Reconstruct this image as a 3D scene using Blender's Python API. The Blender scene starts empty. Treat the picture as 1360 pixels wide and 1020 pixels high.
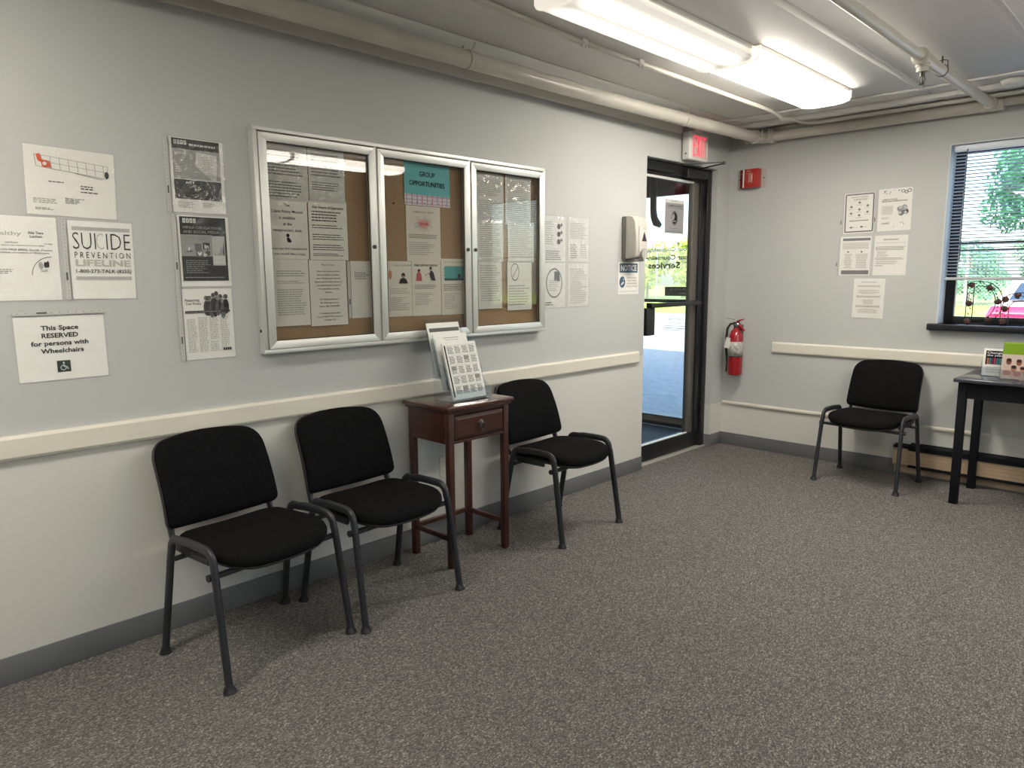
import bpy, bmesh, math, random
from mathutils import Vector, Matrix, noise
random.seed(7)
PI = math.pi
S = bpy.context.scene
COL = S.collection

# ------------------------------------------------------------------ camera
def make_camera():
    yaw, pitch, roll = 0.77402438, 0.14814612, -0.00656266
    f = Vector((-math.sin(yaw)*math.cos(pitch), math.cos(yaw)*math.cos(pitch), -math.sin(pitch)))
    r = Vector((math.cos(yaw), math.sin(yaw), 0.0)); u = r.cross(f)
    r2 = math.cos(roll)*r + math.sin(roll)*u; u2 = -math.sin(roll)*r + math.cos(roll)*u
    cd = bpy.data.cameras.new('camera'); cam = bpy.data.objects.new('camera', cd); COL.objects.link(cam)
    m = Matrix((( r2.x, u2.x, -f.x, 2.882), (r2.y, u2.y, -f.y, 0.0), (r2.z, u2.z, -f.z, 1.3937), (0, 0, 0, 1)))
    cam.matrix_world = m
    cd.sensor_fit = 'HORIZONTAL'; cd.sensor_width = 36.0; cd.lens = 25.2624
    cd.clip_start = 0.05; cd.clip_end = 300
    S.camera = cam
make_camera()

# ------------------------------------------------------------------ world, sun, exposure
W = bpy.data.worlds.new('world'); S.world = W; W.use_nodes = True
wn = W.node_tree.nodes; wl = W.node_tree.links; wn.clear()
wo = wn.new('ShaderNodeOutputWorld'); wb = wn.new('ShaderNodeBackground'); sky = wn.new('ShaderNodeTexSky')
sky.sky_type = 'NISHITA'; sky.sun_disc = False; sky.sun_elevation = math.radians(36); sky.sun_rotation = math.radians(205)
sky.air_density = 1.0; sky.dust_density = 2.0; sky.ozone_density = 1.0
wb.inputs['Strength'].default_value = 0.62
wl.new(sky.outputs[0], wb.inputs['Color']); wl.new(wb.outputs[0], wo.inputs['Surface'])
sd = bpy.data.lights.new('sun', 'SUN'); sd.energy = 11.0; sd.angle = math.radians(0.6); sd.color = (1.0, 0.95, 0.86)
so = bpy.data.objects.new('sun', sd); COL.objects.link(so)
sdir = Vector((-0.35, 1.0, -0.72))      # travel direction of the light
so.rotation_euler = sdir.to_track_quat('-Z', 'Y').to_euler(); so.location = (3, -6, 9)
S.view_settings.view_transform = 'Standard'; S.view_settings.look = 'None'
S.view_settings.gamma = 1.0; S.view_settings.use_curve_mapping = False
S.view_settings.exposure = 0.62
LAMP = 21.0                              # fluorescent lens emission
LAMPCOL = (1.0, 0.935, 0.83)

# ------------------------------------------------------------------ materials
MATS = {}
def mat(name, col=(.5, .5, .5), rough=.5, metal=0., spec=.5, bump=None, vary=None, coat=0.):
    if name in MATS: return MATS[name]
    m = bpy.data.materials.new(name); m.use_nodes = True; MATS[name] = m
    nt = m.node_tree; b = nt.nodes['Principled BSDF']
    b.inputs['Base Color'].default_value = (*col, 1); b.inputs['Roughness'].default_value = rough
    b.inputs['Metallic'].default_value = metal; b.inputs['Specular IOR Level'].default_value = spec
    if coat: b.inputs['Coat Weight'].default_value = coat
    tc = nt.nodes.new('ShaderNodeTexCoord')
    if vary:
        scale, amt = vary
        n = nt.nodes.new('ShaderNodeTexNoise'); n.inputs['Scale'].default_value = scale; n.inputs['Detail'].default_value = 4
        r = nt.nodes.new('ShaderNodeValToRGB')
        r.color_ramp.elements[0].position = .3; r.color_ramp.elements[1].position = .7
        r.color_ramp.elements[0].color = (*[c*(1-amt) for c in col], 1); r.color_ramp.elements[1].color = (*[min(1, c*(1+amt)) for c in col], 1)
        nt.links.new(tc.outputs['Object'], n.inputs['Vector']); nt.links.new(n.outputs[0], r.inputs[0]); nt.links.new(r.outputs[0], b.inputs['Base Color'])
    if bump:
        scale, st = bump
        n = nt.nodes.new('ShaderNodeTexNoise'); n.inputs['Scale'].default_value = scale; n.inputs['Detail'].default_value = 3
        bp = nt.nodes.new('ShaderNodeBump'); bp.inputs['Strength'].default_value = st; bp.inputs['Distance'].default_value = .003
        nt.links.new(tc.outputs['Object'], n.inputs['Vector']); nt.links.new(n.outputs[0], bp.inputs['Height']); nt.links.new(bp.outputs[0], b.inputs['Normal'])
    return m
def ink(col, rough=.7):
    col = tuple(c**1.35 for c in col)
    return mat('ink_%02x%02x%02x' % tuple(int(c*255) for c in col), col, rough, spec=.2)
def emis(name, col, st):
    if name in MATS: return MATS[name]
    m = bpy.data.materials.new(name); m.use_nodes = True; MATS[name] = m
    b = m.node_tree.nodes['Principled BSDF']; b.inputs['Base Color'].default_value = (*[min(1, c) for c in col], 1)
    b.inputs['Emission Color'].default_value = (*col, 1); b.inputs['Emission Strength'].default_value = st; b.inputs['Roughness'].default_value = .35
    return m
def thin_glass(name, tint=(.95, .98, .97), rough=.0, ior=1.45, haze=0., bump=None):
    if name in MATS: return MATS[name]
    m = bpy.data.materials.new(name); m.use_nodes = True; MATS[name] = m
    nt = m.node_tree; nt.nodes.clear(); N = nt.nodes.new; L = nt.links.new
    out = N('ShaderNodeOutputMaterial'); tr = N('ShaderNodeBsdfTransparent'); gl = N('ShaderNodeBsdfGlossy'); mx = N('ShaderNodeMixShader'); fr = N('ShaderNodeFresnel')
    tr.inputs[0].default_value = (*tint, 1); gl.inputs['Roughness'].default_value = rough
    ge = N('ShaderNodeNewGeometry'); im = N('ShaderNodeMapRange'); im.inputs[3].default_value = ior; im.inputs[4].default_value = 1/ior
    L(ge.outputs['Backfacing'], im.inputs[0]); L(im.outputs[0], fr.inputs[0])   # same reflection from either side of the thin sheet
    if bump:
        tc = N('ShaderNodeTexCoord'); n = N('ShaderNodeTexNoise'); n.inputs['Scale'].default_value = bump[0]; n.inputs['Detail'].default_value = 2; n.inputs['Distortion'].default_value = .8
        bp = N('ShaderNodeBump'); bp.inputs['Strength'].default_value = bump[1]; bp.inputs['Distance'].default_value = .01
        L(tc.outputs['Object'], n.inputs['Vector']); L(n.outputs[0], bp.inputs['Height']); L(bp.outputs[0], gl.inputs['Normal']); L(bp.outputs[0], fr.inputs['Normal'])
    L(fr.outputs[0], mx.inputs[0]); L(tr.outputs[0], mx.inputs[1]); L(gl.outputs[0], mx.inputs[2])
    last = mx
    if haze:
        df = N('ShaderNodeBsdfDiffuse'); df.inputs[0].default_value = (.85, .85, .83, 1); m2 = N('ShaderNodeMixShader'); m2.inputs[0].default_value = haze
        L(mx.outputs[0], m2.inputs[1]); L(df.outputs[0], m2.inputs[2]); last = m2
    L(last.outputs[0], out.inputs[0])
    return m

def wall_paint():
    m = mat('wall_paint', (.5, .5, .5), .62, spec=.25); nt = m.node_tree; b = nt.nodes['Principled BSDF']; N = nt.nodes.new; L = nt.links.new
    g = N('ShaderNodeNewGeometry'); sx = N('ShaderNodeSeparateXYZ'); gt = N('ShaderNodeMath'); gt.operation = 'GREATER_THAN'; gy = N('ShaderNodeMath'); gy.operation = 'GREATER_THAN'; gy.inputs[1].default_value = 4.9; my = N('ShaderNodeMapRange'); my.inputs[3].default_value = .835; my.inputs[4].default_value = .352; L(sx.outputs['Y'], gy.inputs[0]); L(gy.outputs[0], my.inputs[0]); L(my.outputs[0], gt.inputs[1])
    mx = N('ShaderNodeMix'); mx.data_type = 'RGBA'
    mx.inputs[6].default_value = (.62, .61, .57, 1); mx.inputs[7].default_value = (.50, .51, .50, 1)
    L(g.outputs['Position'], sx.inputs[0]); L(sx.outputs['Z'], gt.inputs[0]); L(gt.outputs[0], mx.inputs[0])
    n = N('ShaderNodeTexNoise'); n.inputs['Scale'].default_value = 1.3; n.inputs['Detail'].default_value = 5; L(g.outputs['Position'], n.inputs['Vector'])
    rp = N('ShaderNodeMapRange'); rp.inputs[3].default_value = .95; rp.inputs[4].default_value = 1.03; L(n.outputs[0], rp.inputs[0])
    m2 = N('ShaderNodeMix'); m2.data_type = 'RGBA'; m2.blend_type = 'MULTIPLY'; m2.inputs[0].default_value = 1
    L(mx.outputs[2], m2.inputs[6]); L(rp.outputs[0], m2.inputs[7]); L(m2.outputs[2], b.inputs['Base Color'])
    n2 = N('ShaderNodeTexNoise'); n2.inputs['Scale'].default_value = 260; L(g.outputs['Position'], n2.inputs['Vector'])
    bp = N('ShaderNodeBump'); bp.inputs['Strength'].default_value = .08; bp.inputs['Distance'].default_value = .002; L(n2.outputs[0], bp.inputs['Height']); L(bp.outputs[0], b.inputs['Normal'])
    return m
def carpet():
    m = mat('carpet', (.1, .1, .1), .96, spec=.05); nt = m.node_tree; b = nt.nodes['Principled BSDF']; N = nt.nodes.new; L = nt.links.new
    g = N('ShaderNodeNewGeometry')
    mp = N('ShaderNodeMapping'); mp.inputs['Rotation'].default_value = (0, 0, .6); mp.inputs['Scale'].default_value = (1, .55, 1); L(g.outputs['Position'], mp.inputs[0])
    v = N('ShaderNodeTexVoronoi'); v.inputs['Scale'].default_value = 300; L(mp.outputs[0], v.inputs['Vector'])
    sp = N('ShaderNodeSeparateColor'); L(v.outputs['Color'], sp.inputs[0])
    r = N('ShaderNodeValToRGB'); L(sp.outputs[0], r.inputs[0]); e = r.color_ramp.elements
    e[0].position = 0; e[0].color = (.080, .075, .070, 1); e[1].position = 1; e[1].color = (.33, .313, .292, 1)
    a = e.new(.35); a.color = (.118, .112, .105, 1); a = e.new(.62); a.color = (.158, .150, .140, 1); a = e.new(.86); a.color = (.205, .195, .182, 1)
    n = N('ShaderNodeTexNoise'); n.inputs['Scale'].default_value = 90; n.inputs['Detail'].default_value = 2; n.inputs['Roughness'].default_value = .6; L(mp.outputs[0], n.inputs['Vector'])
    rp = N('ShaderNodeMapRange'); rp.inputs[1].default_value = .3; rp.inputs[2].default_value = .7; rp.inputs[3].default_value = .90; rp.inputs[4].default_value = 1.1; L(n.outputs[0], rp.inputs[0])
    n3 = N('ShaderNodeTexNoise'); n3.inputs['Scale'].default_value = .8; n3.inputs['Detail'].default_value = 3; L(g.outputs['Position'], n3.inputs['Vector'])
    rp3 = N('ShaderNodeMapRange'); rp3.inputs[3].default_value = .88; rp3.inputs[4].default_value = 1.12; L(n3.outputs[0], rp3.inputs[0])
    mm = N('ShaderNodeMath'); mm.operation = 'MULTIPLY'; L(rp.outputs[0], mm.inputs[0]); L(rp3.outputs[0], mm.inputs[1])
    m2 = N('ShaderNodeMix'); m2.data_type = 'RGBA'; m2.blend_type = 'MULTIPLY'; m2.inputs[0].default_value = 1
    L(r.outputs[0], m2.inputs[6]); L(mm.outputs[0], m2.inputs[7]); L(m2.outputs[2], b.inputs['Base Color'])
    bp = N('ShaderNodeBump'); bp.inputs['Strength'].default_value = .5; bp.inputs['Distance'].default_value = .004; L(v.outputs['Distance'], bp.inputs['Height']); L(bp.outputs[0], b.inputs['Normal'])
    return m
M_WALL = wall_paint(); M_CARPET = carpet()
M_BASE = mat('baseboard_rubber', (.145, .150, .152), .5, spec=.35, vary=(3, .08))
M_TRIM = mat('trim_cream', (.70, .665, .575), .42, vary=(2, .04), bump=(30, .05))
M_CEIL = mat('ceiling_paint', (.70, .69, .665), .6, vary=(1.2, .04), bump=(25, .06))
M_PIPE = mat('pipe_paint', (.62, .59, .52), .28, vary=(6, .05), bump=(60, .05))
M_WHITE = mat('white_enamel', (.78, .77, .73), .35)
M_ALU = mat('board_aluminium', (.72, .72, .69), .38, metal=.55, spec=.5, bump=(180, .02))
M_ALUD = mat('board_gap', (.03, .03, .03), .6)
M_CORK = mat('cork', (.30, .195, .105), .85, vary=(90, .08), bump=(120, .2))
M_FAB = mat('chair_fabric', (.0065, .0065, .0072), .95, spec=.08, bump=(700, .35), vary=(40, .25))
M_FRAME = mat('chair_metal', (.022, .024, .028), .40, spec=.5, bump=(400, .05))
M_PLAST = mat('black_plastic', (.016, .016, .017), .45)
M_WOOD = mat('mahogany', (.048, .015, .009), .34, vary=(9, .35), coat=.3)
M_WOODT = mat('mahogany_top', (.075, .030, .021), .22, vary=(7, .25), coat=.5)  # reflection on the stand top put in as a lighter brown
M_BLKWOOD = mat('black_wood', (.006, .007, .010), .6, spec=.2, vary=(20, .2))
M_BLKTOP = mat('black_table_top', (.040, .043, .060), .22, coat=.5, vary=(20, .1))
M_BRONZE = mat('dark_bronze', (.018, .019, .022), .35, metal=.3)
M_STILE = mat('lit_bronze_stile', (.15, .14, .125), .42, metal=.35)  # light caught by the stile put in as a paler bronze
M_SILL = mat('black_sill', (.012, .014, .02), .3)
M_PAPER = mat('paper', (.80, .79, .74), .75, spec=.2)
M_PAPERW = mat('paper_bright', (.85, .84, .80), .7, spec=.2)
M_SLEEVE = thin_glass('plastic_sleeve', (.98, .98, .98), .16, 1.5, .04, (11, .7))
M_SLEEVEW = thin_glass('plastic_sleeve_wrinkled', (.97, .97, .97), .14, 1.7, .06, (15, 1.0))
M_GLASS = thin_glass('glass_pane', (.93, .96, .95), .0, 1.5)
M_BGLASS = thin_glass('board_acrylic', (.95, .95, .94), .0, 1.45, 0, (1.6, .015))
M_ACRYL = thin_glass('clear_acrylic', (.90, .93, .95), .03, 1.6)
M_BLIND = mat('blind_slat', (.62, .68, .76), .35)  # sky light on the white slats put in as a blue tint
M_RED = mat('red_enamel', (.33, .010, .018), .25, coat=.6)
M_REDL = mat('red_alarm', (.42, .02, .015), .3, coat=.4)
M_CHROME = mat('chrome', (.7, .7, .7), .2, metal=1.)
M_DARKMETAL = mat('dark_metal', (.08, .075, .07), .35, metal=.8)
M_DISP = mat('dispenser_beige', (.50, .475, .43), .35)
M_DISPD = mat('dispenser_back', (.17, .165, .155), .5)
M_TAN = mat('radiator_tan', (.44, .33, .22), .45, vary=(8, .12))
M_ASPH = mat('pavement', (.36, .38, .40), .9, vary=(14, .18))
M_GRASS = mat('grass', (.26, .34, .08), .9, vary=(4, .35))
M_GALV = mat('galvanised', (.35, .37, .38), .45, metal=.6)
M_EXTW = mat('render_wall', (.35, .34, .32), .8)
M_VEST = mat('vestibule_mat', (.085, .088, .095), .85, vary=(60, .2))
M_RUST = mat('rust_petals', (.075, .035, .028), .6)

# ------------------------------------------------------------------ mesh builder
class MB:
    def __init__(s): s.v = []; s.f = []; s.mi = []; s.sm = []; s.m = 0; s.smooth = False
    def _add(s, vs, fs, smooth=None):
        o = len(s.v); s.v += [tuple(p) for p in vs]
        for f in fs:
            s.f.append(tuple(i+o for i in f)); s.mi.append(s.m); s.sm.append(s.smooth if smooth is None else smooth)
        return s
    def box(s, x0, y0, z0, x1, y1, z1):
        x0, x1 = sorted((x0, x1)); y0, y1 = sorted((y0, y1)); z0, z1 = sorted((z0, z1))
        return s._add([(x0,y0,z0),(x1,y0,z0),(x1,y1,z0),(x0,y1,z0),(x0,y0,z1),(x1,y0,z1),(x1,y1,z1),(x0,y1,z1)],
                      [(0,3,2,1),(4,5,6,7),(0,1,5,4),(1,2,6,5),(2,3,7,6),(3,0,4,7)], False)
    def bar(s, a, b, w, d, side=(0, 0, 1)):
        a, b = Vector(a), Vector(b); t = (b-a).normalized(); sd = Vector(side); n1 = t.cross(sd)
        if n1.length < 1e-4: n1 = t.cross(Vector((1, 0, 0)))
        n1.normalize(); n2 = n1.cross(t).normalized(); vs = []
        for p in (a, b):
            for i, j in ((-1,-1),(1,-1),(1,1),(-1,1)): vs.append(p+n1*(i*w/2)+n2*(j*d/2))
        return s._add(vs, [(0,3,2,1),(4,5,6,7),(0,1,5,4),(1,2,6,5),(2,3,7,6),(3,0,4,7)], False)
    def quad(s, a, b, c, d): return s._add([a, b, c, d], [(0,1,2,3)], False)
    def tube(s, pts, r, seg=10, ry=None, ref=(0, 1, 0), cap=True, smooth=True):
        pts = [Vector(p) for p in pts]; n = len(pts); rings = []; prev = None
        rs = r if isinstance(r, (list, tuple)) else [r]*n
        for i, p in enumerate(pts):
            t = (pts[min(i+1, n-1)]-pts[max(i-1, 0)]).normalized()
            if prev is None:
                a = Vector(ref); a = a - t*a.dot(t)
                if a.length < 1e-3: a = Vector((1, 0, 0)) - t*t.x
                if a.length < 1e-3: a = Vector((0, 0, 1)) - t*t.z
            else: a = prev - t*prev.dot(t)
            a.normalize(); prev = a; c = t.cross(a)
            ra = rs[i]; rb = ry if ry else ra
            rings.append([p + a*(ra*math.cos(2*PI*k/seg)) + c*(rb*math.sin(2*PI*k/seg)) for k in range(seg)])
        vs = [q for R in rings for q in R]; fs = []
        for i in range(n-1):
            for k in range(seg):
                k2 = (k+1) % seg; fs.append((i*seg+k, i*seg+k2, (i+1)*seg+k2, (i+1)*seg+k))
        s._add(vs, fs, smooth)
        if cap:
            s._add(rings[0], [tuple(reversed(range(seg)))], False); s._add(rings[-1], [tuple(range(seg))], False)
        return s
    def lathe(s, c, prof, seg=20, axis=(0, 0, 1)):
        ax = Vector(axis).normalized(); a = ax.orthogonal().normalized(); b = ax.cross(a); c = Vector(c)
        vs = [c+ax*h+a*(r*math.cos(2*PI*k/seg))+b*(r*math.sin(2*PI*k/seg)) for r, h in prof for k in range(seg)]; fs = []
        for i in range(len(prof)-1):
            for k in range(seg):
                k2 = (k+1) % seg; fs.append((i*seg+k, i*seg+k2, (i+1)*seg+k2, (i+1)*seg+k))
        return s._add(vs, fs, True)
    def prism(s, poly, ext):
        ext = Vector(ext); n = len(poly); a = [Vector(p) for p in poly]; vs = a+[p+ext for p in a]
        return s._add(vs, [tuple(reversed(range(n))), tuple(range(n, 2*n))]+[(i, (i+1) % n, n+(i+1) % n, n+i) for i in range(n)], False)
    def rings(s, rings, close=True, smooth=True):
        n = len(rings[0]); vs = [p for R in rings for p in R]; fs = []
        for i in range(len(rings)-1):
            for k in range(n):
                k2 = (k+1) % n; fs.append((i*n+k, i*n+k2, (i+1)*n+k2, (i+1)*n+k))
        if close: fs.append(tuple(reversed(range(n)))); fs.append(tuple(range((len(rings)-1)*n, len(rings)*n)))
        return s._add(vs, fs, smooth)
    def build(s, name, mats, parent=None, bevel=0., seg=2, kind=None, **props):
        if not isinstance(mats, (list, tuple)): mats = [mats]
        me = bpy.data.meshes.new(name)
        me.from_pydata([tuple(v) for v in s.v], [], s.f)
        for m in mats: me.materials.append(m)
        me.polygons.foreach_set('material_index', s.mi); me.polygons.foreach_set('use_smooth', s.sm)
        if bevel:
            bm = bmesh.new(); bm.from_mesh(me)
            ed = [e for e in bm.edges if len(e.link_faces) == 2 and e.calc_face_angle(0) > .5]
            bmesh.ops.bevel(bm, geom=ed, offset=bevel, segments=seg, affect='EDGES', profile=.5, clamp_overlap=True)
            for f in bm.faces: f.smooth = True
            bm.to_mesh(me); bm.free()
            try: me.set_sharp_from_angle(angle=math.radians(50))
            except Exception: pass
        me.update()
        o = bpy.data.objects.new(name, me); COL.objects.link(o)
        if parent is not None: o.parent = parent
        if kind: o['kind'] = kind
        for k, v in props.items(): o[k] = v
        return o
def tag(o, label, cat, group=None):
    o['label'] = label; o['category'] = cat
    if group: o['group'] = group
    return o
def empty(name, loc, label, cat, rz=0., group=None):
    o = bpy.data.objects.new(name, None); COL.objects.link(o); o.empty_display_size = .05
    o.location = loc; o.rotation_euler = (0, 0, rz); return tag(o, label, cat, group)
def copy_tree(o, parent=None):
    c = o.copy(); COL.objects.link(c); c.parent = parent
    for ch in list(o.children): copy_tree(ch, c)
    return c
def arc(c, r, a0, a1, n, plane='xz'):
    out = []
    for i in range(n+1):
        a = a0+(a1-a0)*i/n; p, q = r*math.cos(a), r*math.sin(a)
        out.append((c[0]+p, c[1], c[2]+q) if plane == 'xz' else (c[0]+p, c[1]+q, c[2]) if plane == 'xy' else (c[0], c[1]+p, c[2]+q))
    return out

# ------------------------------------------------------------------ printed matter
TEXT = {}
def text_geo(s, bold=0.):
    k = (s, bold)
    if k in TEXT: return TEXT[k]
    cu = bpy.data.curves.new('t', 'FONT'); cu.body = s; cu.size = 1; cu.resolution_u = 2; cu.offset = bold
    ob = bpy.data.objects.new('t', cu); me = bpy.data.meshes.new_from_object(ob)
    vs = [(v.co.x, v.co.y) for v in me.vertices]; fs = [tuple(p.vertices) for p in me.polygons]
    bpy.data.objects.remove(ob); bpy.data.meshes.remove(me); bpy.data.curves.remove(cu)
    xs = [v[0] for v in vs] or [0]; ys = [v[1] for v in vs] or [0]
    TEXT[k] = (vs, fs, min(xs), max(xs), min(ys), max(ys)); return TEXT[k]
class Page:
    """prints on a w x h page in its own frame: a runs right, b runs down from the top left corner"""
    def __init__(s, o, u, v, n, w, h, off=.0006, warp=None):
        s.o, s.u, s.v, s.n = Vector(o), Vector(u), Vector(v), Vector(n); s.w, s.h = w, h
        s.mb = MB(); s.mats = []; s.off = off; s.warp = warp
    def P(s, a, b, k=0.): 
        d = s.off+k+(s.warp(a, b) if s.warp else 0)
        return s.o+s.u*a-s.v*b+s.n*d
    def _m(s, col, m=None):
        m = m or ink(col)
        if m not in s.mats: s.mats.append(m)
        s.mb.m = s.mats.index(m)
    def rect(s, a0, b0, a1, b1, col, m=None):
        s._m(col, m); s.off += .00006; s.mb.quad(s.P(a0, b1), s.P(a1, b1), s.P(a1, b0), s.P(a0, b0)); return s
    def poly(s, pts, col):
        s._m(col); s.off += .00006; s.mb._add([s.P(a, b) for a, b in pts], [tuple(range(len(pts)))], False); return s
    def disc(s, a, b, r, col, ry=None, n=18):
        return s.poly([(a+r*math.cos(2*PI*k/n), b-(ry or r)*math.sin(2*PI*k/n)) for k in range(n)], col)
    def ring(s, a, b, r, t, col, a0=0, a1=2*PI, n=20, ry=None):
        s._m(col); s.off += .00003; q = (ry or r)/r
        for k in range(n):
            t0 = a0+(a1-a0)*k/n; t1 = a0+(a1-a0)*(k+1)/n
            s.mb.quad(*[s.P(a+R*math.cos(t_), b-R*q*math.sin(t_)) for R, t_ in ((r, t0), (r, t1), (r-t, t1), (r-t, t0))])
        return s
    def line(s, pts, t, col):
        s._m(col); s.off += .00003
        for (a0, b0), (a1, b1) in zip(pts, pts[1:]):
            d = Vector((a1-a0, b1-b0)); 
            if d.length < 1e-6: continue
            d.normalize(); nx, ny = -d.y*t/2, d.x*t/2
            s.mb.quad(s.P(a0+nx, b0+ny), s.P(a1+nx, b1+ny), s.P(a1-nx, b1-ny), s.P(a0-nx, b0-ny))
        return s
    def frame(s, a0, b0, a1, b1, t, col):
        return s.line([(a0, b0), (a1, b0), (a1, b1), (a0, b1), (a0, b0)], t, col)
    def text(s, body, a, b, size, col=(.03, .03, .03), align='c', bold=0., width=None, mirror=False, maxw=None):
        """b = baseline; size = cap height; align c/l/r about a; width forces the line's width"""
        vs, fs, x0, x1, y0, y1 = text_geo(body, bold); k = size/.70; kx = k
        if width: kx = width/max(1e-6, x1-x0)
        elif maxw and (x1-x0)*kx > maxw: kx = maxw/(x1-x0)
        ww = (x1-x0)*kx; st = a-ww/2 if align == 'c' else a if align == 'l' else a-ww
        s._m(col); s.off += .00006; sg = -1 if mirror else 1
        pts = [s.P((st+(x-x0)*kx) if not mirror else (st+ww-(x-x0)*kx), b-y*k) for x, y in vs]
        s.mb._add(pts, fs, False); return s
    def greek(s, a0, b0, a1, b1, n, col=(.2, .2, .2), fill=.45, rag=.3, center=False, skip=0., seed=0):
        """n lines of small words too fine to read"""
        R = random.Random(seed*977+n*31+int(a0*1e4)); s._m(col); s.off += .00006; lh = (b1-b0)/n
        for i in range(n):
            if R.random() < skip: continue
            L = (a1-a0)*(1-rag*R.random()); st = (a0+a1-L)/2 if center else a0; x = st; y0 = b0+i*lh+lh*(1-fill)/2
            while x < st+L-.002:
                wd = min(R.uniform(.005, .016), st+L-x)
                s.mb.quad(s.P(x, y0+lh*fill), s.P(x+wd, y0+lh*fill), s.P(x+wd, y0), s.P(x, y0)); x += wd+.0028
        return s
    def build(s, parent, name='printing'):
        if s.mb.v: return s.mb.build(name, s.mats, parent)
LW = dict(u=(0, 1, 0), v=(0, 0, 1), n=(1, 0, 0)); EW = dict(u=(1, 0, 0), v=(0, 0, 1), n=(0, -1, 0))
def rotate_frame(fr, ang):
    u, v, n = Vector(fr['u']), Vector(fr['v']), Vector(fr['n'])
    return dict(u=u*math.cos(ang)+v*math.sin(ang), v=v*math.cos(ang)-u*math.sin(ang), n=n)
def sheet(name, label, cat, origin, fr, w, h, paint, group=None, m=None, sleeve=None, strip=None, tilt=0., lift=.001, wavy=.0008, margin=.006):
    """a sheet of paper (sheet + printing) and, when it has one, its clear sleeve with the punched strip"""
    f = rotate_frame(fr, tilt); o = Vector(origin); u, v, n = f['u'], f['v'], f['n']
    c = o+u*(w/2)-v*(h/2)
    root = empty(name, c, label, cat, 0, group)
    inv = Vector(c); sd = random.random()*50
    def wp(a, b): return wavy*(1+noise.noise(Vector((a*9+sd, b*9, sd))))
    def L(p): return Vector(p)-inv
    mb = MB(); nx, ny = 8, 10; T = .0003
    for side in (0, 1):
        vs = [L(o+u*(w*i/nx)-v*(h*j/ny)+n*(lift+wp(w*i/nx, h*j/ny)+(T if side else 0))) for j in range(ny+1) for i in range(nx+1)]
        fs = [(j*(nx+1)+i, (j+1)*(nx+1)+i, (j+1)*(nx+1)+i+1, j*(nx+1)+i+1) for j in range(ny) for i in range(nx)]
        mb._add(vs, fs if side else [tuple(reversed(q)) for q in fs], True)
    mb.build('sheet', m or M_PAPER, root)
    pg = Page(L(o), u, v, n, w, h, off=lift+T+.0009+wavy*.35, warp=wp); paint(pg); pg.build(root)
    if sleeve:
        ml, mr, mt, mbt = margin, margin, margin, margin
        if strip == 'l': ml = .024
        if strip == 'r': mr = .024
        if strip == 't': mt = .022
        sb = MB(); nx, ny = (16, 20) if sleeve != M_SLEEVEW else (26, 34); W_, H_ = w+ml+mr, h+mt+mbt; amp = .0016 if sleeve != M_SLEEVEW else .0045
        def sp(a, b):
            e = min(a, W_-a, b, H_-b); k = min(1, e/.02)
            if sleeve == M_SLEEVEW:
                q = Vector((a*15+b*4, b*8-a*3, sd)); rd = 1-abs(noise.noise(q))*2.2; rd2 = 1-abs(noise.noise(q*2.1+Vector((7, 3, 1))))*2.2
                return lift+wavy*2+.002+.0048*k*max(0, rd)**2+.0022*k*max(0, rd2)
            return lift+wavy*2+.0035+amp*(noise.noise(Vector((a*24+sd, b*17, 3)))+.6*noise.noise(Vector((a*60, b*34+sd, 9))))*k
        vs = [L(o+u*(-ml+W_*i/nx)-v*(-mt+H_*j/ny)+n*sp(W_*i/nx, H_*j/ny)) for j in range(ny+1) for i in range(nx+1)]
        fs = [(j*(nx+1)+i, (j+1)*(nx+1)+i, (j+1)*(nx+1)+i+1, j*(nx+1)+i+1) for j in range(ny) for i in range(nx)]
        sb._add(vs, fs, True); so_ = sb.build('plastic_sleeve', sleeve, root)
        if strip:
            pg = Page(L(o), u, v, n, w, h, off=lift+wavy*2+.0060)
            edge = (.46, .46, .44)
            if strip in 'lr':
                a0 = -ml+.002 if strip == 'l' else w+.006
                pg.rect(a0, -mt+.004, a0+.015, h+mbt-.004, (.62, .62, .60))
                for i in range(22): pg.disc(a0+.008, -.0+h*(i+.5)/22, .0022, edge, n=8)
                pg.rect(a0+.004, h*.66, a0+.010, h*.76, (.2, .2, .2))
            else:
                pg.rect(-ml+.004, -mt+.002, w+mr-.004, -mt+.016, (.62, .62, .60))
                for i in range(11): pg.disc(w*(i+.5)/11, -mt+.009, .0028, edge, n=8)
                pg.rect(w*.25, -mt+.006, w*.36, -mt+.012, (.2, .2, .2))
            pg.build(so_, 'hole_strip')
    return root

# ================================================================== ROOM SHELL
L = 5.447; CZ = 2.49; XR = 6.2; YB = -3.2
D0, D1, DH = 4.283, 5.262, 2.205          # door opening
W0, W1, WZ0, WZ1 = 1.545, 3.05, 1.065, 2.222   # window opening
fl = MB().box(-.14, YB, -.10, XR, L, 0).build('floor', M_CARPET, kind='structure')
w = MB(); w.box(-.16, YB, 0, 0, D0, 2.75); w.box(-.16, D0, DH, 0, D1, 2.75); w.box(-.16, D1, 0, 0, L, 2.75)
w.build('wall_left', M_WALL, kind='structure')
w = MB(); w.box(-.16, L, -.1, W0, L+.2, 2.75); w.box(W0, L, -.1, W1, L+.2, WZ0); w.box(W0, L, WZ1, W1, L+.2, 2.75); w.box(W1, L, -.1, XR+.16, L+.2, 2.75)
w.build('wall_end', M_WALL, kind='structure')
MB().box(XR, YB, 0, XR+.16, .7, 2.75).box(XR, .7, 0, XR+.16, 2.9, WZ0).box(XR, .7, WZ1, XR+.16, 2.9, 2.75).box(XR, 2.9, 0, XR+.16, L, 2.75).build('wall_right', M_WALL, kind='structure')
MB().box(-.16, YB-.16, 0, XR+.16, YB, 2.75).build('wall_back', M_WALL, kind='structure')
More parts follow.
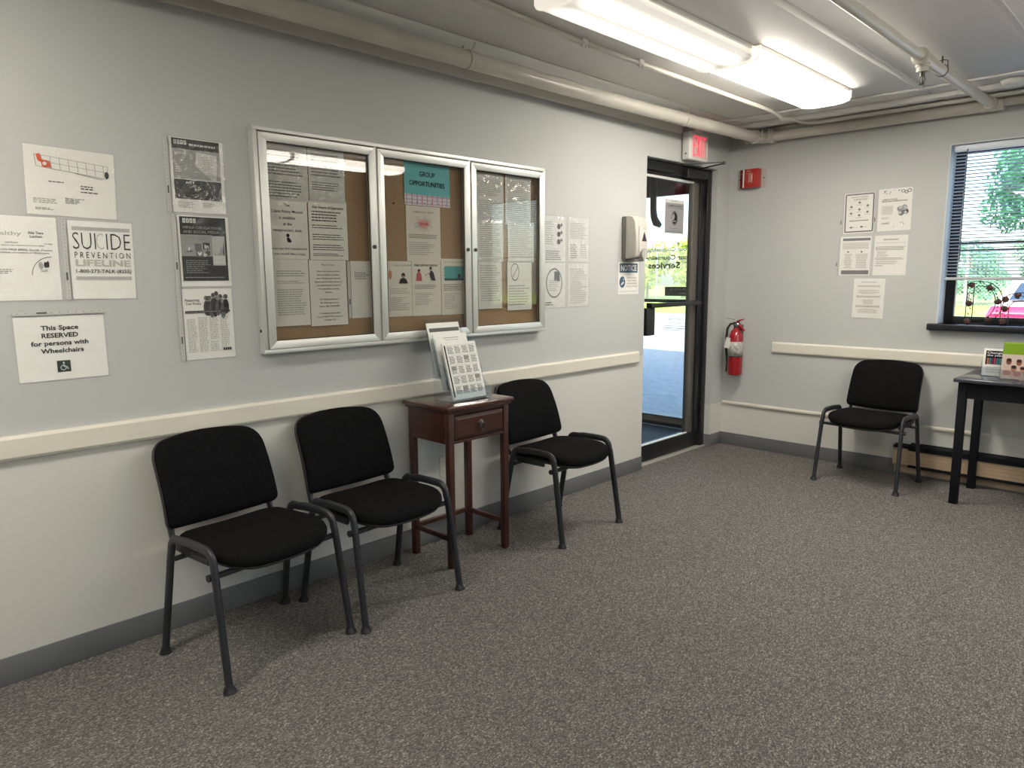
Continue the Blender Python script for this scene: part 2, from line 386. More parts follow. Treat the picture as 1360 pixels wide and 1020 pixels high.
# building above the room: roof slab and parapet give the shade outside
MB().box(-2.6, YB-.16, 2.80, XR+.2, 5.85, 3.0).box(-2.6, 5.55, 3.0, XR+.2, 5.85, 4.75).build('trim_roof', M_EXTW, kind='structure')
MB().box(-16, 5.45, -.1, -2.61, 5.85, 4.75).build('wall_exterior', M_EXTW, kind='structure')
# ceiling panels
ce = MB().box(-.16, YB, 2.515, XR, L, 2.56).build('ceiling', M_CEIL, kind='structure')
seams = [0.0, .275, 1.50, 2.125, 3.35, 4.57, XR]
ycuts = [YB, -1.4, 1.04, 3.48, 4.92, L]
for i in range(len(seams)-1):
    for j, (ya, yb) in enumerate(((YB, 4.925), (4.935, L))):
        MB().box(seams[i]+.004, ya, CZ, seams[i+1]-.004, yb, 2.514).build('ceiling_panel', M_CEIL, ce, bevel=.002, seg=1)
MB().box(1.48, YB, CZ-.010, 1.52, 5.0, CZ).box(2.11, YB, CZ-.006, 2.14, L, CZ).build('trim_1', M_CEIL, kind='structure', bevel=.002)
MB().box(.05, 4.90, CZ-.012, XR, 4.955, CZ).build('trim_2', M_CEIL, kind='structure', bevel=.003)
# boxed ledges where walls meet the ceiling
MB().box(0.0005, YB, 2.397, .022, 4.69, CZ).build('trim_3', M_PIPE, kind='structure', bevel=.003)
MB().box(.036, L-.06, 2.455, XR, L-.0005, CZ).build('trim_4', M_PIPE, kind='structure', bevel=.003)
MB().box(.12, 5.12, CZ-.03, XR, 5.19, CZ-.013+.013).build('trim_5', M_CEIL, kind='structure', bevel=.003)
# baseboards
MB().box(0, YB, 0, .007, D0, .101).box(-.0, D1, 0, .007, L-.0, .101).build('baseboard_left', M_BASE, kind='structure', bevel=.002)
MB().box(-.055, D1-.006, 0, .007, D1, .101).build('baseboard_reveal', M_BASE, kind='structure')
MB().box(.007, L-.007, 0, XR, L, .101).build('baseboard_end', M_BASE, kind='structure', bevel=.002)
MB().box(XR-.007, YB, 0, XR, L-.008, .101).build('baseboard_right', M_BASE, kind='structure')
# chair rails: bevelled upper edge, small lip below
def rail_left():
    pr = [(0.0, .872), (.016, .872), (.022, .862), (.022, .80), (.017, .790), (.0, .790)]
    return MB().prism([(x, YB, z) for x, z in pr], (0, 4.205-YB, 0)).build('trim_6', M_TRIM, kind='structure')
rail_left()
pr = [(0.0, .876), (.016, .876), (.022, .866), (.022, .804), (.017, .794), (.0, .794)]
MB().prism([(.423, L-a, z) for a, z in pr], (XR-.423, 0, 0)).build('trim_7', M_TRIM, kind='structure')
MB().prism([(.012, L-a, z) for a, z in [(0, .365), (.014, .365), (.018, .358), (.018, .345), (0, .345)]], (1.9, 0, 0)).build('trim_8', M_TRIM, kind='structure')

# ================================================================== DOOR (storefront leaf in a recessed frame)
def door():
    d = MB(); d.box(-.145, D0, .012, -.05, D0+.055, DH); d.box(-.145, D1-.06, .012, -.05, D1, DH); d.box(-.145, D0+.055, 2.135, -.05, D1-.06, DH)
    fr = d.build('door_1', M_BRONZE, kind='structure', bevel=.002)
    MB().box(-.16, D0, 0, -.03, D1-.007, .012).build('threshold', mat('threshold_aluminium', (.55, .53, .48), .4, metal=.5), fr, bevel=.002)
    y0, y1, x0, x1 = D0+.06, D1-.065, -.118, -.075
    MB().box(x0, y0, .018, x1, y1, .140).build('bottom_rail', M_BRONZE, fr, bevel=.002)
    MB().box(x0, y0, 2.105, x1, y1, 2.13).build('top_rail', M_BRONZE, fr, bevel=.002)
    MB().box(x0, 5.03, .14, x1, 5.115, 2.105).build('lock_stile', M_STILE, fr, bevel=.003)
    MB().box(x0, 5.116, .14, x1+.012, y1, 2.105).build('stile_cover', M_BRONZE, fr, bevel=.002)
    MB().box(x0, y0, .14, x1, y0+.05, 2.105).build('hinge_stile', M_BRONZE, fr, bevel=.003)
    b = M_WHITE
    MB().box(x1-.012, y0+.05, .140, x1+.002, 5.03, .150).build('glazing_bead', b, fr)
    MB().box(x1-.012, y0+.05, 2.090, x1+.002, 5.03, 2.105).build('glazing_bead', b, fr)
    MB().box(-.099, y0+.05, .15, -.094, 5.03, 2.09).build('pane', M_GLASS, fr)
    # push bar with end brackets and latch case
    pb = MB().box(-.030, 4.40, 1.165, -.010, 5.10, 1.198).build('push_bar', M_PLAST, fr, bevel=.006)
    MB().box(-.075, 4.42, 1.165, -.028, 4.47, 1.20).build('bar_bracket', M_PLAST, pb, bevel=.004)
    MB().box(-.075, 5.04, 1.165, -.028, 5.10, 1.20).build('bar_bracket', M_PLAST, pb, bevel=.004)
    MB().box(-.074, 4.37, .965, -.032, 4.475, 1.165).build('latch_case', M_PLAST, fr, bevel=.006)
    # hinges
    for z in (.25, 1.9): MB().tube([(-.048, D1-.068, z), (-.048, D1-.068, z+.12)], .008).build('hinge', M_BRONZE, fr)
    # closer body and its two arms
    cl = MB().box(-.05, 4.83, 2.115, -.005, 5.10, 2.175).build('door_closer', M_BRONZE, fr, bevel=.006)
    MB().bar((.0, 4.98, 2.185), (.225, 4.93, 2.196), .018, .007).build('closer_arm', M_PLAST, cl)
    MB().bar((.225, 4.93, 2.204), (-.045, 4.76, 2.199), .016, .006).build('closer_arm', M_PLAST, cl)
    MB().tube([(.225, 4.93, 2.188), (.225, 4.93, 2.210)], .011).build('arm_pivot', M_PLAST, cl)
    return fr
door()
def door_notice(p):
    g = (.02, .02, .022)
    p.rect(0, 0, p.w, .026, (.75, .75, .73)); p.text('WEARING A MASK', p.w/2, .017, .008, g, maxw=p.w*.8)
    p.text('NO SMOKING ALLOWED', p.w/2, .052, .012, g, bold=.01, maxw=p.w*.86); p.rect(.02, .06, p.w-.02, .0615, g)
    p.disc(p.w/2, .135, .043, g, ry=.052); p.ring(p.w/2, .135, .038, .003, (.5, .5, .5), ry=.047)
    p.poly([(.095, .12), (.125, .10), (.135, .125), (.12, .15), (.09, .15)], (.45, .45, .45)); p.greek(.09, .15, .155, .165, 2, (.6, .6, .6), rag=.1)
    p.greek(.06, .205, p.w-.06, .215, 1, (.3, .3, .3)); p.greek(.02, .225, p.w-.02, .24, 2, (.3, .3, .3), rag=.1)
sheet('door_notice', 'grey paper notice with a black round symbol taped on the door glass', 'notice', (-.0935, 4.665, 1.955), LW, .262, .248, door_notice,
      m=mat('grey_paper', (.33, .33, .345), .8), lift=.0004, wavy=.0002)

# ================================================================== VESTIBULE and outer storefront
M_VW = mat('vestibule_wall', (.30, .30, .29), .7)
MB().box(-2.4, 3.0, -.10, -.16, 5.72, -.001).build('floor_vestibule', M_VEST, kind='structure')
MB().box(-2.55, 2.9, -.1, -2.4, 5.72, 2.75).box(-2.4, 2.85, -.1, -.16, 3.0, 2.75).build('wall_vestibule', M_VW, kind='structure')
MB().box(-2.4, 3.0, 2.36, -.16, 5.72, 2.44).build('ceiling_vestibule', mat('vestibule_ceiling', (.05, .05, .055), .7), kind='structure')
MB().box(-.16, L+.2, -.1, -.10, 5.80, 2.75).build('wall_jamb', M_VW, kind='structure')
def outer_door():
    y0, y1 = 5.68, 5.735
    fr = MB().box(-2.4, y0, 0, -2.34, y1, 2.36).box(-1.42, y0, 0, -1.36, y1, 2.36).box(-.26, y0, 0, -.16, y1, 2.36).box(-2.34, y0, 2.10, -1.42, y1, 2.36).box(-1.36, y0, 2.10, -.26, y1, 2.36).box(-2.34, y0, 0, -1.42, y1, .10).build('door_2', M_BRONZE, kind='structure', bevel=.002)
    MB().box(-1.355, y0+.005, .008, -.265, y1-.005, .105).build('bottom_rail', M_BRONZE, fr, bevel=.002)
    MB().box(-1.355, y0+.005, .106, -1.30, y1-.005, 2.098).build('door_stile', M_BRONZE, fr)
    MB().box(-.33, y0+.005, .106, -.265, y1-.005, 2.098).build('door_stile', M_BRONZE, fr)
    MB().box(-1.30, y0-.045, 1.155, -.33, y0-.02, 1.185).box(-1.30, y0-.02, 1.155, -1.27, y0+.006, 1.185).box(-.36, y0-.02, 1.155, -.33, y0+.006, 1.185).build('push_bar', M_PLAST, fr)
    MB().box(-1.298, y0+.024, .106, -.332, y0+.030, 2.098).build('pane', M_GLASS, fr)
    MB().box(-2.338, y0+.024, .101, -1.422, y0+.030, 2.098).build('pane', M_GLASS, fr)
    MB().box(-.98, y0+.002, .02, -.92, y0+.0049, .09).build('kick_plate', M_BRONZE, fr)
    # lettering on the outside of the glass, read backwards from indoors
    p = Page((-1.298, y0+.031, 2.098), (1, 0, 0), (0, 0, 1), (0, 1, 0), .966, 1.99, off=.001)
    c1, c2 = (.05, .05, .12), (.03, .03, .03)
    p.text('Arbour Counseling', .62, .485, .036, c1, width=.52, mirror=True, bold=.02)
    p.text('Arbour Counseling', .62, .560, .040, c2, bold=.03, width=.56, mirror=True)
    p.text('Services', .54, .637, .055, c2, bold=.03, width=.34, mirror=True); p.text('Services', .70, .600, .030, c2, width=.2, mirror=True)
    for k, (t, b_) in enumerate((('Leasing', .0), ('100 main street', .03))): p.text(t, .70, 1.10+b_*1.2, .020, (.45, .45, .45), width=.20, mirror=True)
    p.rect(.56, 1.155, .80, 1.159, (.2, .2, .2)); p.rect(.56, 1.175, .80, 1.180, (.2, .2, .2)); p.greek(.58, 1.187, .78, 1.20, 1, (.45, .45, .45))
    p.build(fr, 'lettering')
outer_door()
def blk(p):
    p.text('Open Building', p.w*.55, .030, .020, (.55, .55, .6), mirror=True, width=p.w*.8); p.text('Outpatient', p.w*.66, .066, .022, (.55, .55, .6), mirror=True, width=p.w*.5)
sheet('door_sign', 'small black sign with grey lettering on the outer entrance glass', 'sign', (-.735, 5.703, 1.295), EW, .36, .082, blk, m=mat('black_vinyl', (.012, .016, .022), .5), lift=.0004, wavy=.0001)
t = MB().tube([(-.815, 5.60, 2.30), (-.810, 5.60, 1.98), (-.800, 5.60, 1.91), (-.775, 5.60, 1.86), (-.735, 5.60, 1.835)], [.030, .030, .032, .036, .022], 12, ref=(1, 0, 0)).build('hanging_bracket', M_BRONZE)
tag(t, 'dark bent bracket hanging from the entrance header beyond the door', 'bracket')

# ================================================================== WINDOW
def window():
    fr = MB(); y0, y1 = 5.588, 5.632
    fr.box(W0, y0, WZ0, W0+.062, y1, WZ1).box(W1-.062, y0, WZ0, W1, y1, WZ1).box(W0+.062, y0, WZ0, W1-.062, y1, WZ0+.045).box(W0+.062, y0, WZ1-.045, W1-.062, y1, WZ1)
    fr.box(W0+.062, y0+.004, 1.590, W1-.062, y1-.004, 1.602).box(W0+.062, y0+.004, 1.540, W1-.062, y1-.004, 1.554)
    wd = fr.build('window_1', M_BRONZE, kind='structure', bevel=.003)
    MB().box(W0+.063, 5.606, WZ0+.046, W1-.063, 5.611, 1.540).build('pane', M_GLASS, wd)
    MB().box(W0+.063, 5.606, 1.554, W1-.063, 5.611, 1.590).build('pane', M_GLASS, wd)
    MB().box(W0+.063, 5.606, 1.602, W1-.063, 5.611, WZ1-.046).build('pane', M_GLASS, wd)
    # reveal lining
    MB().box(W0-.0, L-.002, WZ0+.0, W0+.006, y0, WZ1).box(W0+.006, L-.002, WZ1-.006, W1, y0, WZ1).build('window_reveal', mat('reveal_skylit', (.66, .68, .70), .45), wd)  # sky light on the reveal put in as a pale blue-white
    MB().box(W0-.045, L-.055, WZ0-.042, W1+.045, y0, WZ0).build('window_sill', M_SILL, wd, bevel=.005)
window()
def fill_window():  # unseen window, added for blue daylight fill from the right
    Y0, Y1, x0, x1 = .7, 2.9, XR+.10, XR+.145; fr = MB()
    fr.box(x0, Y0, WZ0, x1, Y0+.06, WZ1).box(x0, Y1-.06, WZ0, x1, Y1, WZ1).box(x0, Y0+.06, WZ0, x1, Y1-.06, WZ0+.045).box(x0, Y0+.06, WZ1-.045, x1, Y1-.06, WZ1).box(x0, 1.78, WZ0+.045, x1, 1.82, WZ1-.045)
    wd = fr.build('window_fill', M_BRONZE, kind='structure', bevel=.003)
    MB().box(XR+.118, Y0+.061, WZ0+.046, XR+.123, 1.779, WZ1-.046).box(XR+.118, 1.821, WZ0+.046, XR+.123, Y1-.061, WZ1-.046).build('pane', M_GLASS, wd)
    MB().box(XR-.05, Y0-.045, WZ0-.042, x0, Y1+.045, WZ0).build('window_sill', M_SILL, wd, bevel=.005)
fill_window()
def blind():
    root = empty('window_blind', (2.29, L+.035, 2.2), 'white horizontal slat blind lowered over the upper part of the window', 'blind')
    def loc(mb, name, m, par=root, **k):
        o = mb.build(name, m, par, **k); return o
    X0, X1, yc = W0+.022-2.29, W1-.022-2.29, 0.0
    loc(MB().box(X0, -.020, -.028, X1, .020, .012), 'head_rail', M_BLIND, bevel=.002)
    for k in range(37):
        z = 2.158-k*.0213-2.2
        m = MB(); rr = []
        for yy, zz in ((-.0125, -.0012), (-.006, .0006), (0, .0012), (.006, .0006), (.0125, -.0012)): rr.append((yy, zz-yy*.21))
        pts = [(X0, a, z+b) for a, b in rr]+[(X0, a, z+b-.0006) for a, b in reversed(rr)]
        m.prism(pts, (X1-X0, 0, 0)); m.build('slat', M_BLIND, root)
    loc(MB().box(X0, -.013, 1.352-2.2, X1, .013, 1.372-2.2), 'bottom_rail', mat('blind_rail', (.45, .47, .50), .4), bevel=.003)
    for xx in (X0+.12, 0., X1-.12):
        loc(MB().tube([(xx, -.0135, -.02), (xx, -.0135, 1.36-2.2)], .0008, 5), 'ladder_cord', M_WHITE)
    loc(MB().tube([(X0+.075, -.024, -.015), (X0+.077, -.026, -.40), (X0+.079, -.026, -.72)], .0035, 8), 'tilt_wand', mat('wand_grey', (.10, .10, .12), .3))
blind()

# ================================================================== wire letters on the sill
def letter_obj(name, label, cx, outer, inner, roses, leaves, cy=5.515):
    root = empty(name, (cx, cy, WZ0), label, 'letter ornament', group='wire letters on the window sill')
    mw = mat('black_wire', (.02, .018, .016), .5)
    for ring_ in (outer, inner):
        if ring_: MB().tube([(x, 0, z) for x, z in ring_], .0032, 6, ref=(0, 1, 0)).build('wire_outline', mw, root)
    vine = MB()
    for (x, z, a, s_) in leaves:
        ca, sa = math.cos(a), math.sin(a)
        vine.tube([(x, 0, z), (x+ca*s_*.5, .002, z+sa*s_*.5)], .002, 4)
        P = lambda q, r: (x+ca*q-sa*r, 0, z+sa*q+ca*r)
        vine.prism([(P(s_*.3, 0)[0], -.001, P(s_*.3, 0)[2]), (P(s_*.7, s_*.28)[0], -.001, P(s_*.7, s_*.28)[2]), (P(s_*1.2, 0)[0], -.001, P(s_*1.2, 0)[2]), (P(s_*.7, -s_*.28)[0], -.001, P(s_*.7, -s_*.28)[2])], (0, .002, 0))
    vine.build('vine_leaves', mw, root)
    for (x, z) in roses:
        r = MB()
        for q in range(7):
            a = q*2*PI/7+x*30; d = .011 if q else 0
            c = (x+d*math.cos(a), -.004, z+d*math.sin(a))
            r.lathe(c, [(.0005, -.005), (.009, -.004), (.011, 0), (.007, .004), (.0005, .005)], 8, axis=(.3*math.cos(a), -1, .3*math.sin(a)))
        r.lathe((x, -.009, z), [(.0005, -.003), (.006, -.002), (.007, .002), (.0005, .003)], 8, axis=(0, -1, 0))
        r.build('rose', M_RUST, root)
def d_outline(x0, z0, w_, h_):
    pts = [(x0, z0), (x0, z0+h_), (x0+w_*.35, z0+h_)]
    for k in range(1, 12):
        a = PI/2-PI*k/12; pts.append((x0+w_*.35+w_*.65*math.cos(a), z0+h_/2+h_/2*math.sin(a)))
    return pts+[(x0+w_*.35, z0), (x0, z0)]
R = random.Random(5)
lv = [(-.085, .02+.03*k, R.uniform(0, 6), .018) for k in range(8)]+[(.02+.055*math.cos(a), .135+.105*math.sin(a), a+1.5, .018) for a in [1.4-.28*k for k in range(11)]]+[(-.05+.025*k, .262, R.uniform(0, 3), .016) for k in range(4)]
letter_obj('wire_letter', 'black wire letter D with rusty roses, standing left on the window sill', 1.795, d_outline(-.10, .003, .205, .277), d_outline(-.062, .034, .125, .215),
           [(-.078, .255), (.025, .240), (-.085, .135), (-.088, .018), (.075, .150), (.030, .035)], lv)
def arch_outline(x0, z0, w_, h_):
    pts = [(x0, z0), (x0, z0+h_*.7)]
    for k in range(0, 11): 
        a = PI-PI*k/10; pts.append((x0+w_/2+w_/2*math.cos(a), z0+h_*.7+h_*.3*math.sin(a)))
    return pts+[(x0+w_, z0)]
lv = [(-.082, .02+.028*k, R.uniform(0, 6), .017) for k in range(6)]+[(.085, .02+.028*k, R.uniform(0, 6), .017) for k in range(6)]+[(-.06+.03*k, .185, R.uniform(0, 3), .016) for k in range(5)]
letter_obj('wire_letter', 'second black wire letter with rusty roses, right of the D on the sill', 1.995, arch_outline(-.105, .003, .21, .205), arch_outline(-.062, .003, .124, .155),
           [(-.085, .165), (-.02, .190), (-.085, .105), (.045, .175), (-.090, .022), (.088, .105), (.088, .02)], lv)

# ================================================================== OUTSIDE
MB().box(-45, 5.65, -.4, 30, 70, -.10).build('floor_pavement', M_ASPH, kind='structure')
g = MB(); g.prism([(-45, 25.2, -.10), (-45, 26.6, .12), (-45, 27.6, .30), (-45, 70, .30), (-45, 70, -.12), (-45, 25.2, -.12)], (75, 0, 0))
tag(g.build('grass_bank', M_GRASS), 'sunlit grass bank at the far edge of the car park', 'grass')['kind'] = 'stuff'
def fence():
    y = 28.0; root = empty('chain_link_fence', (0, y, .302), 'tall galvanised chain link fence along the grass bank outside', 'fence')
    X0, X1, z0, z1 = -21.4, 18., .03, 2.2
    m = MB(); H = z1-z0; sp = .115; n = int((X1-X0)/sp)
    for i in range(-int(H/sp), n):
        for sg in (1, -1):
            xa = X0+i*sp; xb = xa+H; za, zb = z0, z1
            if sg < 0: za, zb = z1, z0
            if xa < X0: za += sg*(X0-xa); xa = X0
            if xb > X1: zb -= sg*(xb-X1); xb = X1
            if xa >= xb: continue
            m.bar((xa, 0, za), (xb, 0, zb), .007, .007, side=(0, 1, 0))
    m.build('wire_mesh', M_GALV, root, kind='stuff')
    for k in range(14):
        x = X0+k*(X1-X0)/13; MB().tube([(x, 0.03, .002), (x, .03, 2.25)], .035, 8).build('fence_post', M_GALV, root)
    MB().tube([(X0, .03, 2.22), (X1, .03, 2.22)], .028, 8, ref=(0, 0, 1)).build('top_rail', M_GALV, root)
fence()
def leaf_mat(name, c):
    m = mat(name, c, .7, vary=(3, .45)); return m
def crown(mb, c, r, n, size, seed, squash=1.):
    R = random.Random(seed); c = Vector(c)
    cl = [c+Vector((R.uniform(-1, 1)*r[0]*.7, R.uniform(-1, 1)*r[1]*.7, R.uniform(-.8, .9)*r[2]*.75)) for _ in range(14)]
    for i in range(n):
        k = R.choice(cl); d = Vector((R.gauss(0, 1), R.gauss(0, 1), R.gauss(0, 1))).normalized()*R.random()**.4
        p = k+Vector((d.x*r[0]*.42, d.y*r[1]*.42, d.z*r[2]*.40))
        a = Vector((R.gauss(0, 1), R.gauss(0, 1), R.gauss(0, 1))).normalized(); b = a.orthogonal().normalized(); s_ = size*R.uniform(.6, 1.4)
        mb._add([p-a*s_, p+b*s_*.45, p+a*s_, p-b*s_*.45], [(0, 1, 2, 3)], False)
def tree(name, label, x, y, z0, h, r, n, size, col, seed, group, cat='tree'):
    root = empty(name, (x, y, z0), label, cat, group=group)
    t = MB(); t.tube([(0, 0, .005), (.05, 0, h*.3), (-.04, .05, h*.75)], [.14*h/6, .11*h/6, .05*h/6], 8, ref=(1, 0, 0))
    R = random.Random(seed)
    for k in range(5):
        a = R.uniform(0, 6.28); t.tube([(0, 0, h*(.25+.09*k)), (math.cos(a)*r*.35, math.sin(a)*r*.35, h*(.45+.09*k)), (math.cos(a)*r*.7, math.sin(a)*r*.7, h*(.6+.08*k))], [.05*h/6, .035*h/6, .012*h/6], 6)
    t.build('trunk', mat('bark', (.10, .08, .06), .9), root)
    c = MB(); crown(c, (0, 0, h*.66 if cat == 'tree' else h*.5), (r, r, h*.36 if cat == 'tree' else h*.5), n, size, seed)
    c.build('foliage', leaf_mat(col[0], col[1]), root)
GR1 = ('leaf_green', (.10, .30, .09)); GR2 = ('leaf_yellow_green', (.30, .38, .05)); GR3 = ('leaf_blue_green', (.07, .27, .13))
tree('tree', 'tall blue-green tree beyond the fence, filling the right of the window', -1.5, 33, .3, 6.4, 2.6, 8500, .12, GR3, 3, 'trees beyond the fence')
tree('tree', 'green tree rising behind the tall window tree, further right', 5.4, 35.5, .3, 8.5, 3.0, 5000, .13, GR1, 4, 'trees beyond the fence')
tree('tree', 'distant pale tree showing at the left edge of the door glass', -31.2, 48, .3, 7.0, 1.6, 2000, .13, GR3, 9, 'trees beyond the fence')
bl = [('yellow-green bush behind the fence, seen through the door glass', GR2), ('green bush beside the yellow-green one behind the fence', GR1)]
bx = [(-17.3, 3.1, GR2, 'yellow-green bush behind the fence at the left of the door view'), (-14.9, 2.9, GR2, 'yellow-green bush behind the fence in the middle of the door view'),
      (-12.5, 3.0, GR2, 'yellow-green bush behind the fence at the right of the door view'), (-10.5, 3.0, GR1, 'green bush behind the fence between door view and window view'),
      (-3.6, 2.3, GR3, 'blue-green bush behind the fence at the left of the window view'), (-1.3, 2.7, GR1, 'green bush behind the fence low in the window'),
      (1.0, 2.6, GR3, 'blue-green bush behind the fence above the red car'), (3.3, 3.0, GR1, 'green bush behind the fence right of the red car')]
for i, (x, h, c, lab) in enumerate(bx):
    tree('bush', lab, x, 30.2+(i % 2)*.5, .3, h, 1.08, 2200, .10, c, 20+i, 'bushes behind the fence', cat='bush')

def car():
    x0, w_ = .47, 1.80; y0 = 12.1
    root = empty('car', (x0+w_/2, y0+2, -.10), 'red car parked outside the window, sun glare coloured into its pale roof', 'car')
    paint = mat('car_paint', (.62, .02, .08), .22, coat=1.); glassm = mat('car_glass', (.03, .05, .08), .08, coat=1.)  # red shifted towards pink for the sun glare
    hw = w_/2
    def sec(y, pts): return [(a*hw, y, b) for a, b in pts]
    def prof(wb, zt, zb=.28, k=1.):
        return [(-.97*k, zb), (-1.0*k, .50), (-.985*k, min(.90, zt-.04)), (-.92*k, zt), (.92*k, zt), (.985*k, min(.90, zt-.04)), (1.0*k, .50), (.97*k, zb)]
    body = MB(); rings_ = []
    for y, zt, zb, k in ((-2.02, .94, .42, .92), (-1.95, 1.03, .34, .97), (-1.6, 1.06, .28, 1.), (-.6, 1.06, .24, 1.), (.8, 1.02, .24, 1.), (1.7, .90, .28, .98), (2.1, .80, .36, .88)):
        rings_.append(sec(y, prof(0, zt, zb, k)))
    body.rings(rings_); body.build('body', paint, root, bevel=.02)
    cab = MB(); rr = []
    for y, k, z in ((-1.9, .86, 1.03), (-1.62, .80, 1.22), (-1.30, .74, 1.40), (-.4, .75, 1.455), (.3, .73, 1.42), (1.15, .84, 1.02)):
        rr.append([(-.95*k*hw*1.08, y, 1.0), (-k*hw, y, z), (-k*hw*.6, y, z+.025), (k*hw*.6, y, z+.025), (k*hw, y, z), (.95*k*hw*1.08, y, 1.0)])
    cab.rings(rr); cab.build('roof', mat('car_roof_glare', (.70, .50, .52), .2, coat=1.), root, bevel=.015)  # sun glare on the roof put in as pale pink
    MB().prism([(-.60, -1.86, 1.115), (.60, -1.86, 1.115), (.54, -1.47, 1.345), (-.54, -1.47, 1.345)], (0, -.02, .012)).build('rear_window', glassm, root)
    for s in (-1, 1):
        MB().prism([(s*.80, -1.35, 1.09), (s*.80, .85, 1.09), (s*.70, .25, 1.34), (s*.705, -1.2, 1.34)], (s*.02, 0, .0)).build('side_window', glassm, root)
        MB().box(s*.66, -2.06, .62, s*.86, -1.98, .80).build('tail_light', mat('tail_light', (.5, .02, .03), .2), root, bevel=.02)
        MB().box(s*.93, .55, .95, s*1.08, .72, 1.08).build('mirror', paint, root, bevel=.03)
        for y in (-1.3, 1.35):
            wh = MB().tube([(s*(hw-.19), y, .315), (s*(hw+.005), y, .315)], .315, 28, ref=(0, 0, 1)).build('wheel', mat('tyre', (.02, .02, .02), .8), root, bevel=.02)
            MB().tube([(s*(hw+.0), y, .315), (s*(hw+.02), y, .315)], .20, 20, ref=(0, 0, 1)).build('hubcap', M_CHROME, wh)
    MB().box(-.26, -2.075, .50, .26, -2.045, .62).build('number_plate', M_WHITE, root)
    MB().box(-.86, -2.10, .34, .86, -1.96, .50).build('bumper', paint, root, bevel=.03)
car()

